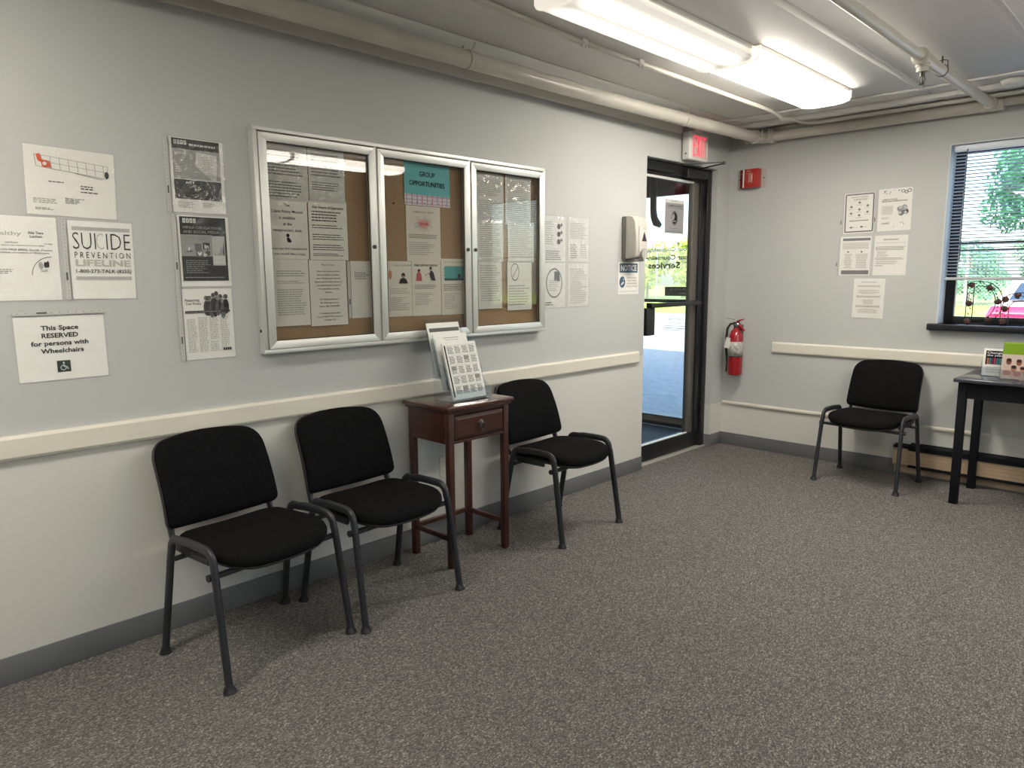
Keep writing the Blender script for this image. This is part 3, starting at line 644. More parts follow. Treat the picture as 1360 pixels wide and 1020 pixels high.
# ================================================================== PIPES and CEILING THINGS
def pipes():
    root = empty('sprinkler_main', (.25, 2, 2.42), 'thick cream painted sprinkler pipe along both walls under the ceiling', 'pipe')
    o = Vector((.25, 2, 2.42)); z = 2.42
    Q = lambda *p: tuple(Vector(p)-o)
    MB().tube([Q(.205, YB, z), Q(.205, 3.4, z), Q(.235, 4.5, z), Q(.28, 5.32, z)], .041, 20, ref=(0, 0, 1)).build('wall_pipe', M_PIPE, root)
    MB().tube([Q(.34, 5.374, z), Q(1.78, 5.378, z)], .037, 18, ref=(0, 0, 1)).build('wall_pipe', M_PIPE, root)
    MB().tube([Q(1.78, 5.380, z+.01), Q(XR, 5.39, z+.01)], .028, 14, ref=(0, 0, 1)).build('wall_pipe', M_PIPE, root)
    # grooved elbow with bolted couplings at the corner
    MB().tube([Q(.279, 5.26, z), Q(.283, 5.32, z), Q(.298, 5.36, z), Q(.330, 5.374, z), Q(.39, 5.374, z)], .043, 18, ref=(0, 0, 1)).build('elbow', M_PIPE, root)
    cp = MB()
    for (c, ax) in (((.279, 5.275, z), (0, 1, 0)), ((.372, 5.374, z), (1, 0, 0))):
        cp.lathe(Q(*c), [(.038, -.018), (.051, -.018), (.053, 0), (.051, .018), (.038, .018)], 20, ax)
        for s in (-1, 1):
            q = Vector(Q(*c)); side = Vector((1, 0, 0)) if ax[1] else Vector((0, 1, 0))
            cp.bar(q+side*s*.048-Vector(ax)*.0+Vector((0, 0, -.025)), q+side*s*.071+Vector((0, 0, -.025)), .03, .02)
            cp.tube([q+side*s*.061+Vector((0, 0, -.048)), q+side*s*.061+Vector((0, 0, .045))], .006, 8)
    cp.build('coupling', M_PIPE, root)
    for y in (.2, 2.45, 4.36):
        hg = MB()
        xx = .205+.027*max(0, y-3.4)
        hg.lathe(Q(xx, y, z), [(.0412, -.010), (.045, -.010), (.045, .010), (.0412, .010)], 18, (0, 1, 0)); hg.tube([Q(xx+.03, y, z+.030), Q(xx+.045, y+.01, CZ)], .005, 8); hg.tube([Q(xx-.03, y, z+.030), Q(xx-.03, y, CZ)], .005, 8)
        hg.build('pipe_hanger', M_PIPE, root)
    b = empty('sprinkler_branch', (1.755, 4, 2.42), 'thinner shiny sprinkler branch pipe running from the end wall pipe', 'pipe')
    o = Vector((1.755, 4, 2.42)); z = 2.42
    MB().tube([Q(1.75, YB, z), Q(1.755, 3.98, z)], .0235, 16, ref=(0, 0, 1)).build('branch_pipe', M_PIPE, b)
    MB().tube([Q(1.755, 4.02, z), Q(1.775, 5.32, z)], .0275, 16, ref=(0, 0, 1)).build('branch_pipe', M_PIPE, b)
    te = MB(); te.tube([Q(1.755, 3.945, z), Q(1.755, 4.06, z)], .035, 16, ref=(0, 0, 1)); te.tube([Q(1.755, 4.0, z), Q(1.755, 4.0, z-.062)], .028, 14, ref=(1, 0, 0)); te.lathe(Q(1.755, 3.945, z), [(.024, -.006), (.039, -.006), (.039, .010), (.030, .012)], 16, (0, 1, 0))
    te.lathe(Q(1.755, 4.0, z-.035), [(.029, -.006), (.033, -.006), (.033, .006), (.029, .006)], 14)
    te.build('tee', M_PIPE, b)
    tm = MB(); tm.tube([Q(1.775, 5.28, z), Q(1.775, 5.37, z+.002)], .036, 16, ref=(0, 0, 1)); tm.lathe(Q(1.775, 5.379, z+.004), [(.035, -.06), (.043, -.06), (.044, 0), (.043, .06), (.028, .06)], 18, (1, 0, 0))
    tm.build('end_tee', M_PIPE, b)
    sp = MB(); cx, cy = 1.755, 4.0
    sp.tube([Q(cx, cy, z-.062), Q(cx, cy, z-.082)], .012, 12, ref=(1, 0, 0))
    for s in (-1, 1): sp.tube([Q(cx+s*.009, cy, z-.08), Q(cx+s*.014, cy, z-.098), Q(cx+s*.004, cy, z-.118)], .0025, 6)
    sp.tube([Q(cx, cy, z-.082), Q(cx, cy, z-.116)], .003, 6, ref=(1, 0, 0)); sp.lathe(Q(cx, cy, z-.122), [(.001, 0), (.014, .001), (.014, .003), (.001, .004)], 12)
    sp.build('sprinkler_head', M_DARKMETAL, b)
    h = MB(); h.lathe(Q(1.759, 4.30, z), [(.0285, -.004), (.031, -.004), (.031, .004), (.0285, .004)], 16, (0, 1, 0))
    h.tube([Q(1.759, 4.30, z+.03), Q(1.759, 4.30, CZ)], .004, 6); h.tube([Q(1.787, 4.30, z), Q(1.784, 4.30, z+.045), Q(1.759, 4.30, z+.052)], .0025, 6); h.tube([Q(1.731, 4.30, z), Q(1.734, 4.30, z+.045), Q(1.759, 4.30, z+.052)], .0025, 6)
    h.build('pipe_hanger', M_DARKMETAL, b)
    # electrical conduit
    zc = 2.473
    c = MB().tube([(.72, YB, zc), (.685, 2.0, zc), (.642, 2.75, zc), (.636, 4.74, zc), (.645, 4.83, zc-.012), (.640, 4.90, zc-.022), (.625, 4.98, zc-.024), (.645, 5.07, zc-.010), (.67, 5.20, zc-.016), (.70, 5.255, zc-.018), (.78, 5.275, zc-.018), (1.0, 5.28, zc-.018), (XR, 5.285, zc-.018)], .0135, 10, ref=(0, 0, 1)).build('conduit', M_PIPE)
    tag(c, 'thin painted electrical conduit across the ceiling beside the light fixtures', 'conduit')
    for y in (2.78, 3.24):
        cl = MB()
        cl.lathe((.641, y, zc), [(.0138, -.008), (.017, -.008), (.017, .008), (.0138, .008)], 12, (0, 1, 0))
        cl.tube([(.652, y-.012, zc-.004), (.652, y-.012, zc-.028)], .004, 6); cl.tube([(.652, y+.014, zc-.004), (.652, y+.014, zc-.028)], .004, 6); cl.box(.628, y-.018, zc-.006, .66, y+.02, zc+.014)
        cl.build('conduit_clamp', M_WHITE, c)
pipes()
def ceiling_light(label, x, y0, y1, em, zb=2.408, group='fluorescent ceiling fixtures'):
    r = empty('ceiling_light', (x, (y0+y1)/2, CZ), label, 'light', group=group); ln = (y1-y0)/2; zt = -.002; hb = zb-CZ
    MB().box(-.150, -ln, -.022, .150, ln, zt).build('housing', M_WHITE, r, bevel=.003)
    prof = [(-.138, -.020), (-.150, hb+.030), (-.140, hb+.014), (-.105, hb+.004), (-.05, hb), (.05, hb), (.105, hb+.004), (.140, hb+.014), (.150, hb+.030), (.138, -.020)]
    MB().prism([(a, -ln+.016, b) for a, b in prof], (0, 2*ln-.032, 0)).build('lens', em, r)
    cap = [(-.153, -.010), (-.153, hb+.028), (-.142, hb+.011), (-.107, hb+.001), (-.05, hb-.003), (.05, hb-.003), (.107, hb+.001), (.142, hb+.011), (.153, hb+.028), (.153, -.010)]
    ec = emis('end_cap_glow', LAMPCOL, .45)
    for s in (-1, 1):
        MB().prism([(a, s*ln, b) for a, b in cap], (0, -s*.016, 0)).build('end_cap', ec, r)
    return r
def lens_mat(name, st, ridged=True):
    m = emis(name, LAMPCOL, st); nt = m.node_tree; b = nt.nodes['Principled BSDF']; N = nt.nodes.new
    tc = N('ShaderNodeTexCoord'); sx = N('ShaderNodeSeparateXYZ'); nt.links.new(tc.outputs['Object'], sx.inputs[0])
    # two tubes behind the prismatic lens: brighter along the tubes, dimmer between them and at the ends
    ab = N('ShaderNodeMath'); ab.operation = 'ABSOLUTE'; nt.links.new(sx.outputs['X'], ab.inputs[0])
    mr = N('ShaderNodeMapRange'); mr.interpolation_type = 'SMOOTHSTEP'
    sb = N('ShaderNodeMath'); sb.operation = 'SUBTRACT'; sb.inputs[1].default_value = .07; nt.links.new(ab.outputs[0], sb.inputs[0])
    a2 = N('ShaderNodeMath'); a2.operation = 'ABSOLUTE'; nt.links.new(sb.outputs[0], a2.inputs[0]); nt.links.new(a2.outputs[0], mr.inputs[0])
    mr.inputs[1].default_value = .0; mr.inputs[2].default_value = .085; mr.inputs[3].default_value = st*1.25; mr.inputs[4].default_value = st*(.34 if ridged else .75)
    ay = N('ShaderNodeMath'); ay.operation = 'ABSOLUTE'; nt.links.new(sx.outputs['Y'], ay.inputs[0])
    me_ = N('ShaderNodeMapRange'); me_.interpolation_type = 'SMOOTHSTEP'; me_.inputs[1].default_value = .50; me_.inputs[2].default_value = .62; me_.inputs[3].default_value = 1.; me_.inputs[4].default_value = (.30 if ridged else .8)
    nt.links.new(ay.outputs[0], me_.inputs[0])
    mu = N('ShaderNodeMath'); mu.operation = 'MULTIPLY'; nt.links.new(mr.outputs[0], mu.inputs[0]); nt.links.new(me_.outputs[0], mu.inputs[1])
    nt.links.new(mu.outputs[0], b.inputs['Emission Strength'])
    return m
E1 = lens_mat('lens_glow_ridged', LAMP*.05); E2 = lens_mat('lens_glow', LAMP*1.1, False); E3 = lens_mat('lens_glow_soft', LAMP*.6, False)
ceiling_light('near fluorescent ceiling fixture with a ridged lens, above the noticeboard side', 1.018, 2.20, 3.43, E1)
ceiling_light('far fluorescent ceiling fixture, brighter, end to end with the near one', 1.045, 3.432, 4.64, E2, zb=2.412)
ceiling_light('fluorescent ceiling fixture out of view over the row of chairs', 1.01, -.9, .33, E2)
ceiling_light('fluorescent ceiling fixture out of view behind the camera', 4.6, -.9, .33, E2)
ceiling_light('near fixture of the second fluorescent row, right of the view', 3.2, 2.07, 3.29, E3)
ceiling_light('far fixture of the second fluorescent row, right of the view', 3.2, 3.295, 4.515, E3)
sm = MB().lathe((1.93, 5.06, CZ-.045), [(.001, 0), (.045, .002), (.058, .012), (.062, .030), (.062, .044), (.001, .045)], 24).build('smoke_detector', M_WHITE)
tag(sm, 'round white smoke detector on the ceiling at the right edge', 'smoke detector')
gr = MB()
gr.box(.06, 1.10, 2.462, .17, 1.46, 2.49); 
go = gr.build('ceiling_vent', M_PIPE, bevel=.004); tag(go, 'small painted ceiling vent with a dark slot beside the thick pipe', 'vent')
MB().box(.075, 1.13, 2.4605, .095, 1.43, 2.4618).build('slot', M_ALUD, go)

# ================================================================== EXIT SIGN, ALARM, DISPENSER, EXTINGUISHER
def exit_sign():
    r = empty('exit_sign', (0, 4.86, 2.32), 'white box exit sign with glowing red EXIT letters over the door', 'exit sign')
    MB().box(.012, -.155, -.10, .075, .105, .095).build('housing', M_WHITE, r, bevel=.010, seg=3)
    MB().box(.0, -.13, -.07, .012, .08, .07).build('back_plate', M_WHITE, r)
    MB().box(.022, -.075, .095, .066, .03, .122).build('canopy', M_WHITE, r, bevel=.004)
    MB().tube([(.045, -.1555, -.058), (.045, -.1575, -.058)], .006, 10, ref=(0, 0, 1)).build('test_button', M_PLAST, r)
    p = Page((.0755, -.118, .083), (0, 1, 0), (0, 0, 1), (1, 0, 0), .21, .17, off=.0003)
    p.rect(0, 0, .195, .165, (.74, .64, .60))
    m = emis('exit_red', (1.0, .04, .09), 1.0)
    vs = text_geo('EXIT', .02)
    p._m(None, m)
    def bar(a0, b0, a1, b1): p.off += .00002; p.mb.quad(p.P(a0, b1), p.P(a1, b1), p.P(a1, b0), p.P(a0, b0))
    t_ = .011; T, B = .012, .153
    bar(.008, T, .008+t_, B); bar(.022, T, .047, T+t_); bar(.022, .075, .043, .075+t_); bar(.022, B-t_, .047, B)
    p.poly([(.056, T), (.071, T), (.104, B), (.089, B)], None) if False else None
    for (a, b_) in ((.055, .088), (.088, .055)):
        p._m(None, m); p.off += .00003; p.mb._add([p.P(a, T), p.P(b_, B), p.P(b_+.016, B), p.P(a+.016, T)], [(0, 1, 2, 3)], False)
    bar(.114, T, .114+t_, B); bar(.137, T, .187, T+t_); bar(.155, T+t_, .155+t_, B)
    p.build(r, 'lettering')
exit_sign()
def alarm():
    r = empty('fire_alarm', (.19, L, 2.135), 'red fire alarm horn strobe high on the end wall by the corner', 'fire alarm')
    MB().box(-.115, -.006, -.072, .115, 0, .072).build('mounting_plate', mat('alarm_plate', (.45, .42, .38), .5), r, bevel=.002)
    MB().box(-.042, -.062, -.070, .080, -.006, .070).build('housing', M_REDL, r, bevel=.004)
    MB().box(-.080, -.040, -.070, -.043, -.006, .070).build('left_block', mat('alarm_dark_red', (.13, .008, .008), .4), r, bevel=.002)  # left part of the alarm, shallower and in a darker red
    MB().box(-.044, -.066, -.068, -.034, -.0625, .068).build('edge_strip', M_WHITE, r, bevel=.001)
    ln = MB(); ln.box(.000, -.074, -.034, .036, -.062, .034); ln.build('strobe_lens', mat('strobe_lens', (.50, .22, .18), .10, coat=1.), r, bevel=.012, seg=3)
    p = Page((-.08, -.0625, .07), (1, 0, 0), (0, 0, 1), (0, -1, 0), .16, .14, off=.0006)
    p.text('FIRE', .08, .022, .012, (.7, .6, .5)); p.greek(.02, .030, .14, .036, 1, (.6, .4, .3)); p.ring(.098, .070, .040, .002, (.6, .35, .25), ry=.045)
    pass
    p.build(r, 'printing')
    for s in (-1, 1): MB().tube([(s*.10, -.006, .0), (s*.10, -.009, 0)], .005, 8, ref=(1, 0, 0)).build('screw', M_DARKMETAL, r)
alarm()
def dispenser():
    r = empty('soap_dispenser', (0, 4.07, 1.64), 'beige push soap dispenser on the wall left of the door', 'dispenser')
    MB().box(.0, -.070, -.145, .030, .070, .145).build('back_plate', M_DISPD, r, bevel=.008)
    prof = [(.030, .148), (.085, .143), (.108, .110), (.118, .02), (.118, -.095), (.100, -.128), (.030, -.135)]
    MB().prism([(a, -.070, b) for a, b in prof], (0, .14, 0)).build('cover', M_DISP, r, bevel=.010, seg=3)
    MB().box(.114, -.040, -.09, .123, .056, .075).build('front_panel', mat('dispenser_panel', (.56, .54, .50), .3), r, bevel=.004)
    MB().prism([(.1235, -.012, -.02), (.1235, .042, -.02), (.1235, .015, .045)], (.001, 0, 0)).build('sight_window', mat('sight_window', (.035, .03, .045), .2), r)
    MB().tube([(.108, .012, -.100), (.132, .012, -.100)], .034, 22, ref=(0, 0, 1)).build('push_button', mat('dispenser_button', (.38, .37, .34), .4), r, bevel=.003)
    MB().box(.04, -.05, -.150, .098, .055, -.134).build('nozzle_guard', M_DISPD, r, bevel=.004)
    p = Page((.1235, -.040, .075), (0, 1, 0), (0, 0, 1), (1, 0, 0), .096, .16, off=.0004); p.text('SOAP', .058, .018, .009, (.2, .2, .2), bold=.02); p.build(r, 'printing')
dispenser()
def extinguisher():
    r = empty('fire_extinguisher', (.150, L-.085, .60), 'red fire extinguisher hanging on the end wall beside the corner', 'fire extinguisher')
    R = .058
    MB().lathe((0, 0, 0), [(.001, .004), (.045, 0), (R-.004, .004), (R, .012), (R, .30), (R-.006, .325), (.040, .352), (.022, .366), (.020, .385), (.001, .385)], 28).build('cylinder', M_RED, r)
    MB().lathe((0, 0, .155), [(R+.0004, 0), (R+.0012, .0), (R+.0012, .115), (R+.0004, .115)], 28).build('label_band', mat('extinguisher_label', (.42, .41, .38), .35, vary=(45, .5)), r)
    MB().lathe((0, 0, .15), [(R+.0004, 0), (R+.002, .0), (R+.002, .006), (R+.0004, .006)], 28).build('band', M_PLAST, r)
    v = MB(); v.lathe((0, 0, .38), [(.021, 0), (.021, .022), (.016, .028), (.016, .045), (.001, .045)], 14); v.box(-.022, -.012, .395, .022, .012, .425); v.build('valve', M_DARKMETAL, r)
    MB().lathe((.018, -.014, .408), [(.001, 0), (.013, 0), (.013, .010), (.001, .010)], 14, (0, -1, 0)).build('pressure_gauge', M_CHROME, r)
    MB().prism([(.0, -.012, .425), (.015, -.012, .440), (.058, -.012, .452), (.062, -.012, .446), (.022, -.012, .428), (.01, -.012, .418)], (0, .024, 0)).build('lever', M_RED, r)
    MB().prism([(.0, -.013, .405), (.030, -.013, .415), (.072, -.013, .360), (.066, -.013, .352), (.026, -.013, .392), (.0, -.013, .392)], (0, .026, 0)).build('carry_handle', M_RED, r)
    MB().tube([(-.015, 0, .412), (-.05, 0, .408), (-.075, 0, .37), (-.082, 0, .30), (-.080, 0, .20), (-.070, 0, .13), (-.066, 0, .08)], .009, 10).build('hose', M_PLAST, r)
    MB().tube([(-.066, 0, .09), (-.066, 0, .02)], [.010, .014], 10, ref=(0, 1, 0)).build('nozzle', M_PLAST, r)
    MB().prism([(-.050, -.060, .305), (-.012, -.064, .300), (-.020, -.064, .215), (-.068, -.060, .222)], (0, -.001, 0)).build('inspection_tag', M_PAPER, r)
    MB().tube([(-.012, -.015, .410), (-.022, -.045, .36), (-.028, -.060, .30)], .001, 5).build('tag_string', M_WHITE, r)
    MB().box(-.02, .060, .10, .02, .0845, .40).box(-.012, .0, .345, .012, .07, .355).build('wall_bracket', M_DARKMETAL, r)
    MB().bar((-.075, -.02, .455), (-.01, -.005, .443), .004, .003).build('safety_pin', M_DARKMETAL, r)
extinguisher()
ou = empty('power_outlet', (0, 2.425, .392), 'ivory power outlet low on the wall behind the wooden stand', 'outlet')
MB().box(0, -.036, -.058, .006, .036, .058).build('cover_plate', mat('ivory_plastic', (.66, .63, .54), .4), ou, bevel=.003)
for s in (-1, 1):
    q = MB().box(.006, -.016, s*.027-.015, .008, .016, s*.027+.015).build('socket', mat('ivory_plastic', (.66, .63, .54)), ou, bevel=.001)
    MB().box(.0081, -.008, s*.027-.003, .0084, -.006, s*.027+.006).box(.0081, .006, s*.027-.003, .0084, .008, s*.027+.006).build('slots', M_ALUD, q)

# ================================================================== WALL NOTICES (left wall)
K = (.03, .03, .035); G5 = (.30, .30, .30); G7 = (.5, .5, .48)
def n_plan(p):
    w, h = p.w, p.h; o = (.75, .16, .04)
    p.line([(.03, .030), (.255, .045)], .0012, G5).line([(.03, .030), (.035, .068), (.25, .088), (.255, .045)], .0014, G5)
    for k in range(8): p.line([(.05+.027*k, .032+.0018*k), (.052+.027*k, .071+.0018*k)], .0012, G5)
    p.line([(.04, .05), (.25, .066)], .001, G5); p.line([(.15, .080), (.235, .092)], .0016, G5)
    p.poly([(.036, .030), (.046, .026), (.052, .045), (.075, .048), (.078, .068), (.055, .070), (.050, .055), (.040, .050)], o)
    p.disc(.06, .058, .006, (.8, .75, .7)); p.disc(.25, .075, .007, K, ry=.012)
    p.greek(.068, .112, .115, .118, 1, K, rag=.1); p.greek(.165, .118, .21, .134, 2, K, rag=.3); p.greek(.165, .138, .225, .145, 1, K, rag=.1)
    p.greek(.115, .165, .185, .186, 4, G5, rag=.5); p.greek(.02, .172, .09, .190, 3, G7, rag=.5, skip=.3); p.greek(.025, .203, .09, .212, 2, G5, rag=.4)
sheet('wall_notice', 'landscape notice with an orange marked floor plan, top of the left papers', 'notice', (0, .637, 1.842), LW, .276, .228, n_plan,
      'papers taped to the left wall', sleeve=M_SLEEVE, strip=None, tilt=-.03, margin=.004)
def n_help(p):
    w = p.w
    p.text('healthy', .118, .064, .013, (.6, .6, .55), align='r', width=.09, bold=.02)
    p.text('Help There', .160, .058, .009, K, bold=.01, width=.044); p.text('Luncheon', .160, .070, .009, K, bold=.01, width=.036)
    p.text('and friend', .105, .090, .006, K, align='r'); p.text('to stay', .205, .092, .006, K, align='r')
    p.text('There others can reach and to be Safer', .182, .099, .0055, K, align='r', width=.15)
    p.text('or (1-800-273-TALK (8255), Suicide, Prevent,', .205, .114, .006, K, align='r', width=.19, bold=.01); p.text('energy, problem, no contact or Disclosure.', .195, .123, .0055, K, align='r', width=.18, bold=.01)
    p.ring(.20, .196, .062, .0016, K, PI*.5, PI*1.0, 18, ry=.064)
    p.greek(.0, .174, .10, .192, 3, G5, rag=.3, center=False); p.disc(.166, .162, .007, G7, ry=.012); p.disc(.180, .160, .005, K, ry=.010); p.disc(.187, .158, .004, K, ry=.011); p.greek(.165, .175, .19, .185, 2, G7)
sheet('wall_notice', 'white notice cut off by the left edge, with a black arc and small hand picture', 'notice', (0, .490, 1.606), LW, .222, .280, n_help,
      'papers taped to the left wall', m=M_PAPERW, sleeve=M_SLEEVE, tilt=-.01, margin=.004)
def n_suicide(p):
    p.rect(.012, .020, .200, .033, (.55, .55, .53)); p.greek(.05, .024, .16, .029, 1, G7)
    p.text('SUI', .012, .098, .060, K, align='l', width=.073, bold=-.012); p.text('C', .098, .098, .060, (.66, .62, .60), width=.026, bold=-.01); p.text('IDE', .119, .098, .060, K, align='l', width=.080, bold=-.012)
    p.text('P R E V E N T I O N', .106, .128, .021, K, width=.182)
    p.text('LIFELINE', .106, .156, .022, (.60, .60, .55), bold=.035, width=.18)
    p.text('1-800-273-TALK (8255)', .106, .180, .0125, (.06, .06, .07), bold=.015, width=.180); p.rect(.014, .192, .196, .205, (.58, .58, .56)); p.greek(.02, .195, .19, .202, 1, (.50, .50, .48), rag=.05)
sheet('wall_notice', 'Suicide Prevention Lifeline notice with big black heading on the left wall', 'notice', (0, .746, 1.598), LW, .208, .272, n_suicide,
      'papers taped to the left wall', m=M_PAPERW, sleeve=M_SLEEVE, strip='l', tilt=-.012, margin=.004)
def n_wheel(p):
    for i, t_ in enumerate(('This Space', 'RESERVED', 'for persons with', 'Wheelchairs')):
        wd = (.115, .112, .176, .132)[i]; p.text(t_, .135+(0, -.001, -.003, .002)[i], .047+.0265*i, .0155, K, bold=.028, width=wd)
    a, b = .115, .155; p.rect(a, b, a+.042, b+.040, (.035, .045, .045)); p.disc(a+.021, b+.008, .0035, (.55, .6, .6)); p.line([(a+.020, b+.012), (a+.021, b+.022), (a+.030, b+.022), (a+.034, b+.032)], .003, (.55, .6, .6)); p.ring(a+.019, b+.025, .0095, .0025, (.55, .6, .6))
sheet('wall_notice', 'landscape notice reading This Space Reserved for persons with Wheelchairs', 'notice', (0, .557, 1.268), LW, .276, .222, n_wheel,
      'papers taped to the left wall', m=M_PAPERW, sleeve=M_SLEEVE, strip='t', tilt=.005, margin=.004)
BLK = (.035, .035, .038)
def logo(p, a, b, s, col=(.72, .72, .7)):
    for k in range(4): p.rect(a+k*s*.95, b, a+k*s*.95+s*.75, b+s*1.2, col)
    for k in range(4): p.rect(a+k*s*.95+s*.28, b+s*.3, a+k*s*.95+s*.46, b+s*.9, BLK)
def n_col1(p):
    p.rect(.010, .004, .192, .042, BLK); logo(p, .018, .010, .013); p.greek(.075, .018, .18, .03, 1, (.6, .6, .58), fill=.6, rag=.1)
    p.rect(.010, .042, .192, .152, (.42, .42, .41)); p.greek(.018, .055, .08, .13, 9, (.7, .7, .68), rag=.5)
    p.poly([(.100, .048), (.180, .055), (.174, .160), (.090, .146)], (.66, .66, .64)); p.greek(.105, .062, .168, .145, 10, G7, rag=.1)
    p.rect(.010, .155, .192, .228, BLK); p.greek(.03, .165, .11, .215, 5, (.25, .25, .25), rag=.4, skip=.2); p.greek(.13, .17, .18, .205, 4, (.3, .3, .3), rag=.4)
    p.greek(.02, .238, .09, .262, 4, G7, rag=.3); p.greek(.115, .238, .165, .256, 3, G7, rag=.3)
def n_col2(p):
    p.rect(.008, .004, .188, .070, BLK); logo(p, .020, .011, .014); p.text('HIPAA OBLIGATIONS', .020, .050, .0105, (.5, .5, .5), align='l', width=.15); p.text('AND SOCIAL MEDIA', .020, .066, .0105, (.5, .5, .5), align='l', width=.14)
    p.rect(.008, .070, .188, .250, BLK); p.rect(.008, .072, .130, .155, (.40, .40, .39)); p.greek(.016, .08, .12, .10, 3, G5, rag=.1)
    for (a, b, t_) in ((.024, .112, 'f'), (.060, .106, ''), (.092, .102, 'in'), (.064, .132, '')):
        p.rect(a, b, a+.026, b+.026, BLK if t_ else (.2, .2, .2))
        if t_: p.text(t_, a+.014, b+.022, .017, (.8, .8, .8), bold=.03)
    p.poly([(.068, .137), (.078, .142), (.088, .136), (.084, .150), (.074, .153)], (.75, .75, .75)); p.disc(.110, .142, .010, (.15, .15, .15)); p.disc(.098, .150, .007, (.6, .6, .6))
    p.rect(.128, .075, .180, .190, (.55, .55, .54)); p.rect(.131, .085, .177, .150, (.18, .18, .18)); p.poly([(.135, .15), (.145, .11), (.155, .12), (.165, .105), (.172, .15)], (.42, .42, .42)); p.rect(.131, .152, .177, .185, (.66, .66, .64))
    p.greek(.022, .168, .115, .222, 7, (.32, .32, .32), rag=.3); p.greek(.016, .234, .175, .240, 1, (.45, .45, .45), rag=.05)
def n_col3(p):
    p.text('Respecting', .010, .048, .010, (.1, .1, .1), align='l', width=.055, bold=.01); p.text('Your Privacy', .010, .062, .010, (.1, .1, .1), align='l', width=.062, bold=.01)
    R = random.Random(3)
    for k in range(13):
        a = .092+.0066*k+R.uniform(-.002, .002); b = .030+R.uniform(-.012, .022); c = R.choice((.06, .12, .2, .3)); s_ = R.uniform(.9, 1.2)
        p.disc(a, b+.040, .011, (c*.6, c*.6, c*.62), ry=.030); p.disc(a, b, .0065*s_, (c+.05, c+.04, c+.03), ry=.008*s_)
        p.poly([(a-.006, b+.014), (a+.006, b+.014), (a+.009, .085), (a-.009, .085)], (c*.5, c*.5, c*.5))
    p.rect(.006, .085, .185, .094, BLK); p.greek(.010, .087, .16, .092, 1, G7, rag=.1)
    for k in range(4): p.greek(.010+.044*k, .110, .048+.044*k, .250, 26, G7, fill=.42, rag=.25, seed=k, skip=.05)
    logo(p, .148, .238, .009, (.1, .1, .1))
CG = 'papers in the column left of the noticeboard'
sheet('wall_notice', 'glossy notice with a white leaflet picture, top of the column by the noticeboard', 'notice', (0, 1.108, 1.926), LW, .206, .278, n_col1, CG, m=M_PAPERW, sleeve=M_SLEEVEW, strip='l', margin=.004, tilt=-.004)
sheet('wall_notice', 'black and grey HIPAA Obligations and Social Media notice, middle of the column', 'notice', (0, 1.118, 1.636), LW, .200, .272, n_col2, CG, m=M_PAPERW, sleeve=M_SLEEVE, strip='l', margin=.004)
sheet('wall_notice', 'notice with a picture of a group of people, bottom of the column', 'notice', (0, 1.116, 1.354), LW, .198, .278, n_col3, CG, m=M_PAPERW, sleeve=M_SLEEVE, strip='l', margin=.004, tilt=.004)
def n_wr(k):
    def f(p):
        if k == 0:
            p.greek(.01, .03, .10, .17, 11, G7, rag=.3); 
            for i in range(3): p.disc(.14, .06+.045*i, .016, (.15, .15, .16)); p.disc(.165, .05+.045*i, .010, (.25, .25, .26))
            p.greek(.02, .2, .18, .26, 5, G5, rag=.3)
        elif k == 1: p.greek(.02, .03, .19, .13, 10, G7); p.greek(.02, .16, .09, .25, 7, G5); p.greek(.12, .16, .19, .25, 7, G7)
        elif k == 2: p.ring(.10, .12, .075, .008, G5, ry=.09); p.rect(.10, .05, .15, .11, (.2, .2, .22)); p.greek(.05, .10, .14, .17, 6, G7); p.greek(.01, .23, .1, .255, 2, K)
        else: p.greek(.02, .03, .19, .25, 18, G7, rag=.4, skip=.15)
    return f
labs = ('wrinkled sleeve with small round pictures, upper left of the four right of the noticeboard', 'wrinkled sleeve with grey text, upper right of the four beside the noticeboard',
        'wrinkled sleeve with a round emblem, lower left of the four beside the noticeboard', 'wrinkled sleeve with faint text, lower right of the four beside the noticeboard')
for k, (y, z) in enumerate(((3.216, 1.750), (3.446, 1.752), (3.216, 1.474), (3.446, 1.474))):
    sheet('wall_notice', labs[k], 'notice', (0, y, z), LW, .205, .268, n_wr(k), 'four sleeved papers right of the noticeboard', m=mat('paper_faded', (.66, .66, .64), .75), sleeve=M_SLEEVEW, margin=.004)
def n_notice(p):
    B = (.06, .16, .25)
    p.rect(.014, .010, .222, .072, B); p.text('NOTICE', .118, .059, .037, (.8, .8, .8), bold=.03, width=.18)
    p.disc(.046, .135, .033, B, ry=.038); p.poly([(.030, .148), (.045, .135), (.060, .130), (.066, .140), (.05, .152), (.036, .156)], (.75, .78, .8)); p.disc(.060, .118, .006, (.7, .75, .8))
    for i, t_ in enumerate(('EMPLOYEES', 'MUST WASH', 'HANDS BEFORE', 'RETURNING TO WORK')): p.text(t_, .155, .112+.019*i, .010, (.25, .10, .10), width=(.11, .11, .12, .135)[i])
    p.rect(.014, .196, .222, .198, G5)
sheet('hygiene_sign', 'blue and white NOTICE sign below the soap dispenser', 'sign', (0, 3.967, 1.488), LW, .238, .218, n_notice, m=M_PAPERW, lift=.002, wavy=.0002, sleeve=M_SLEEVE, margin=.004)

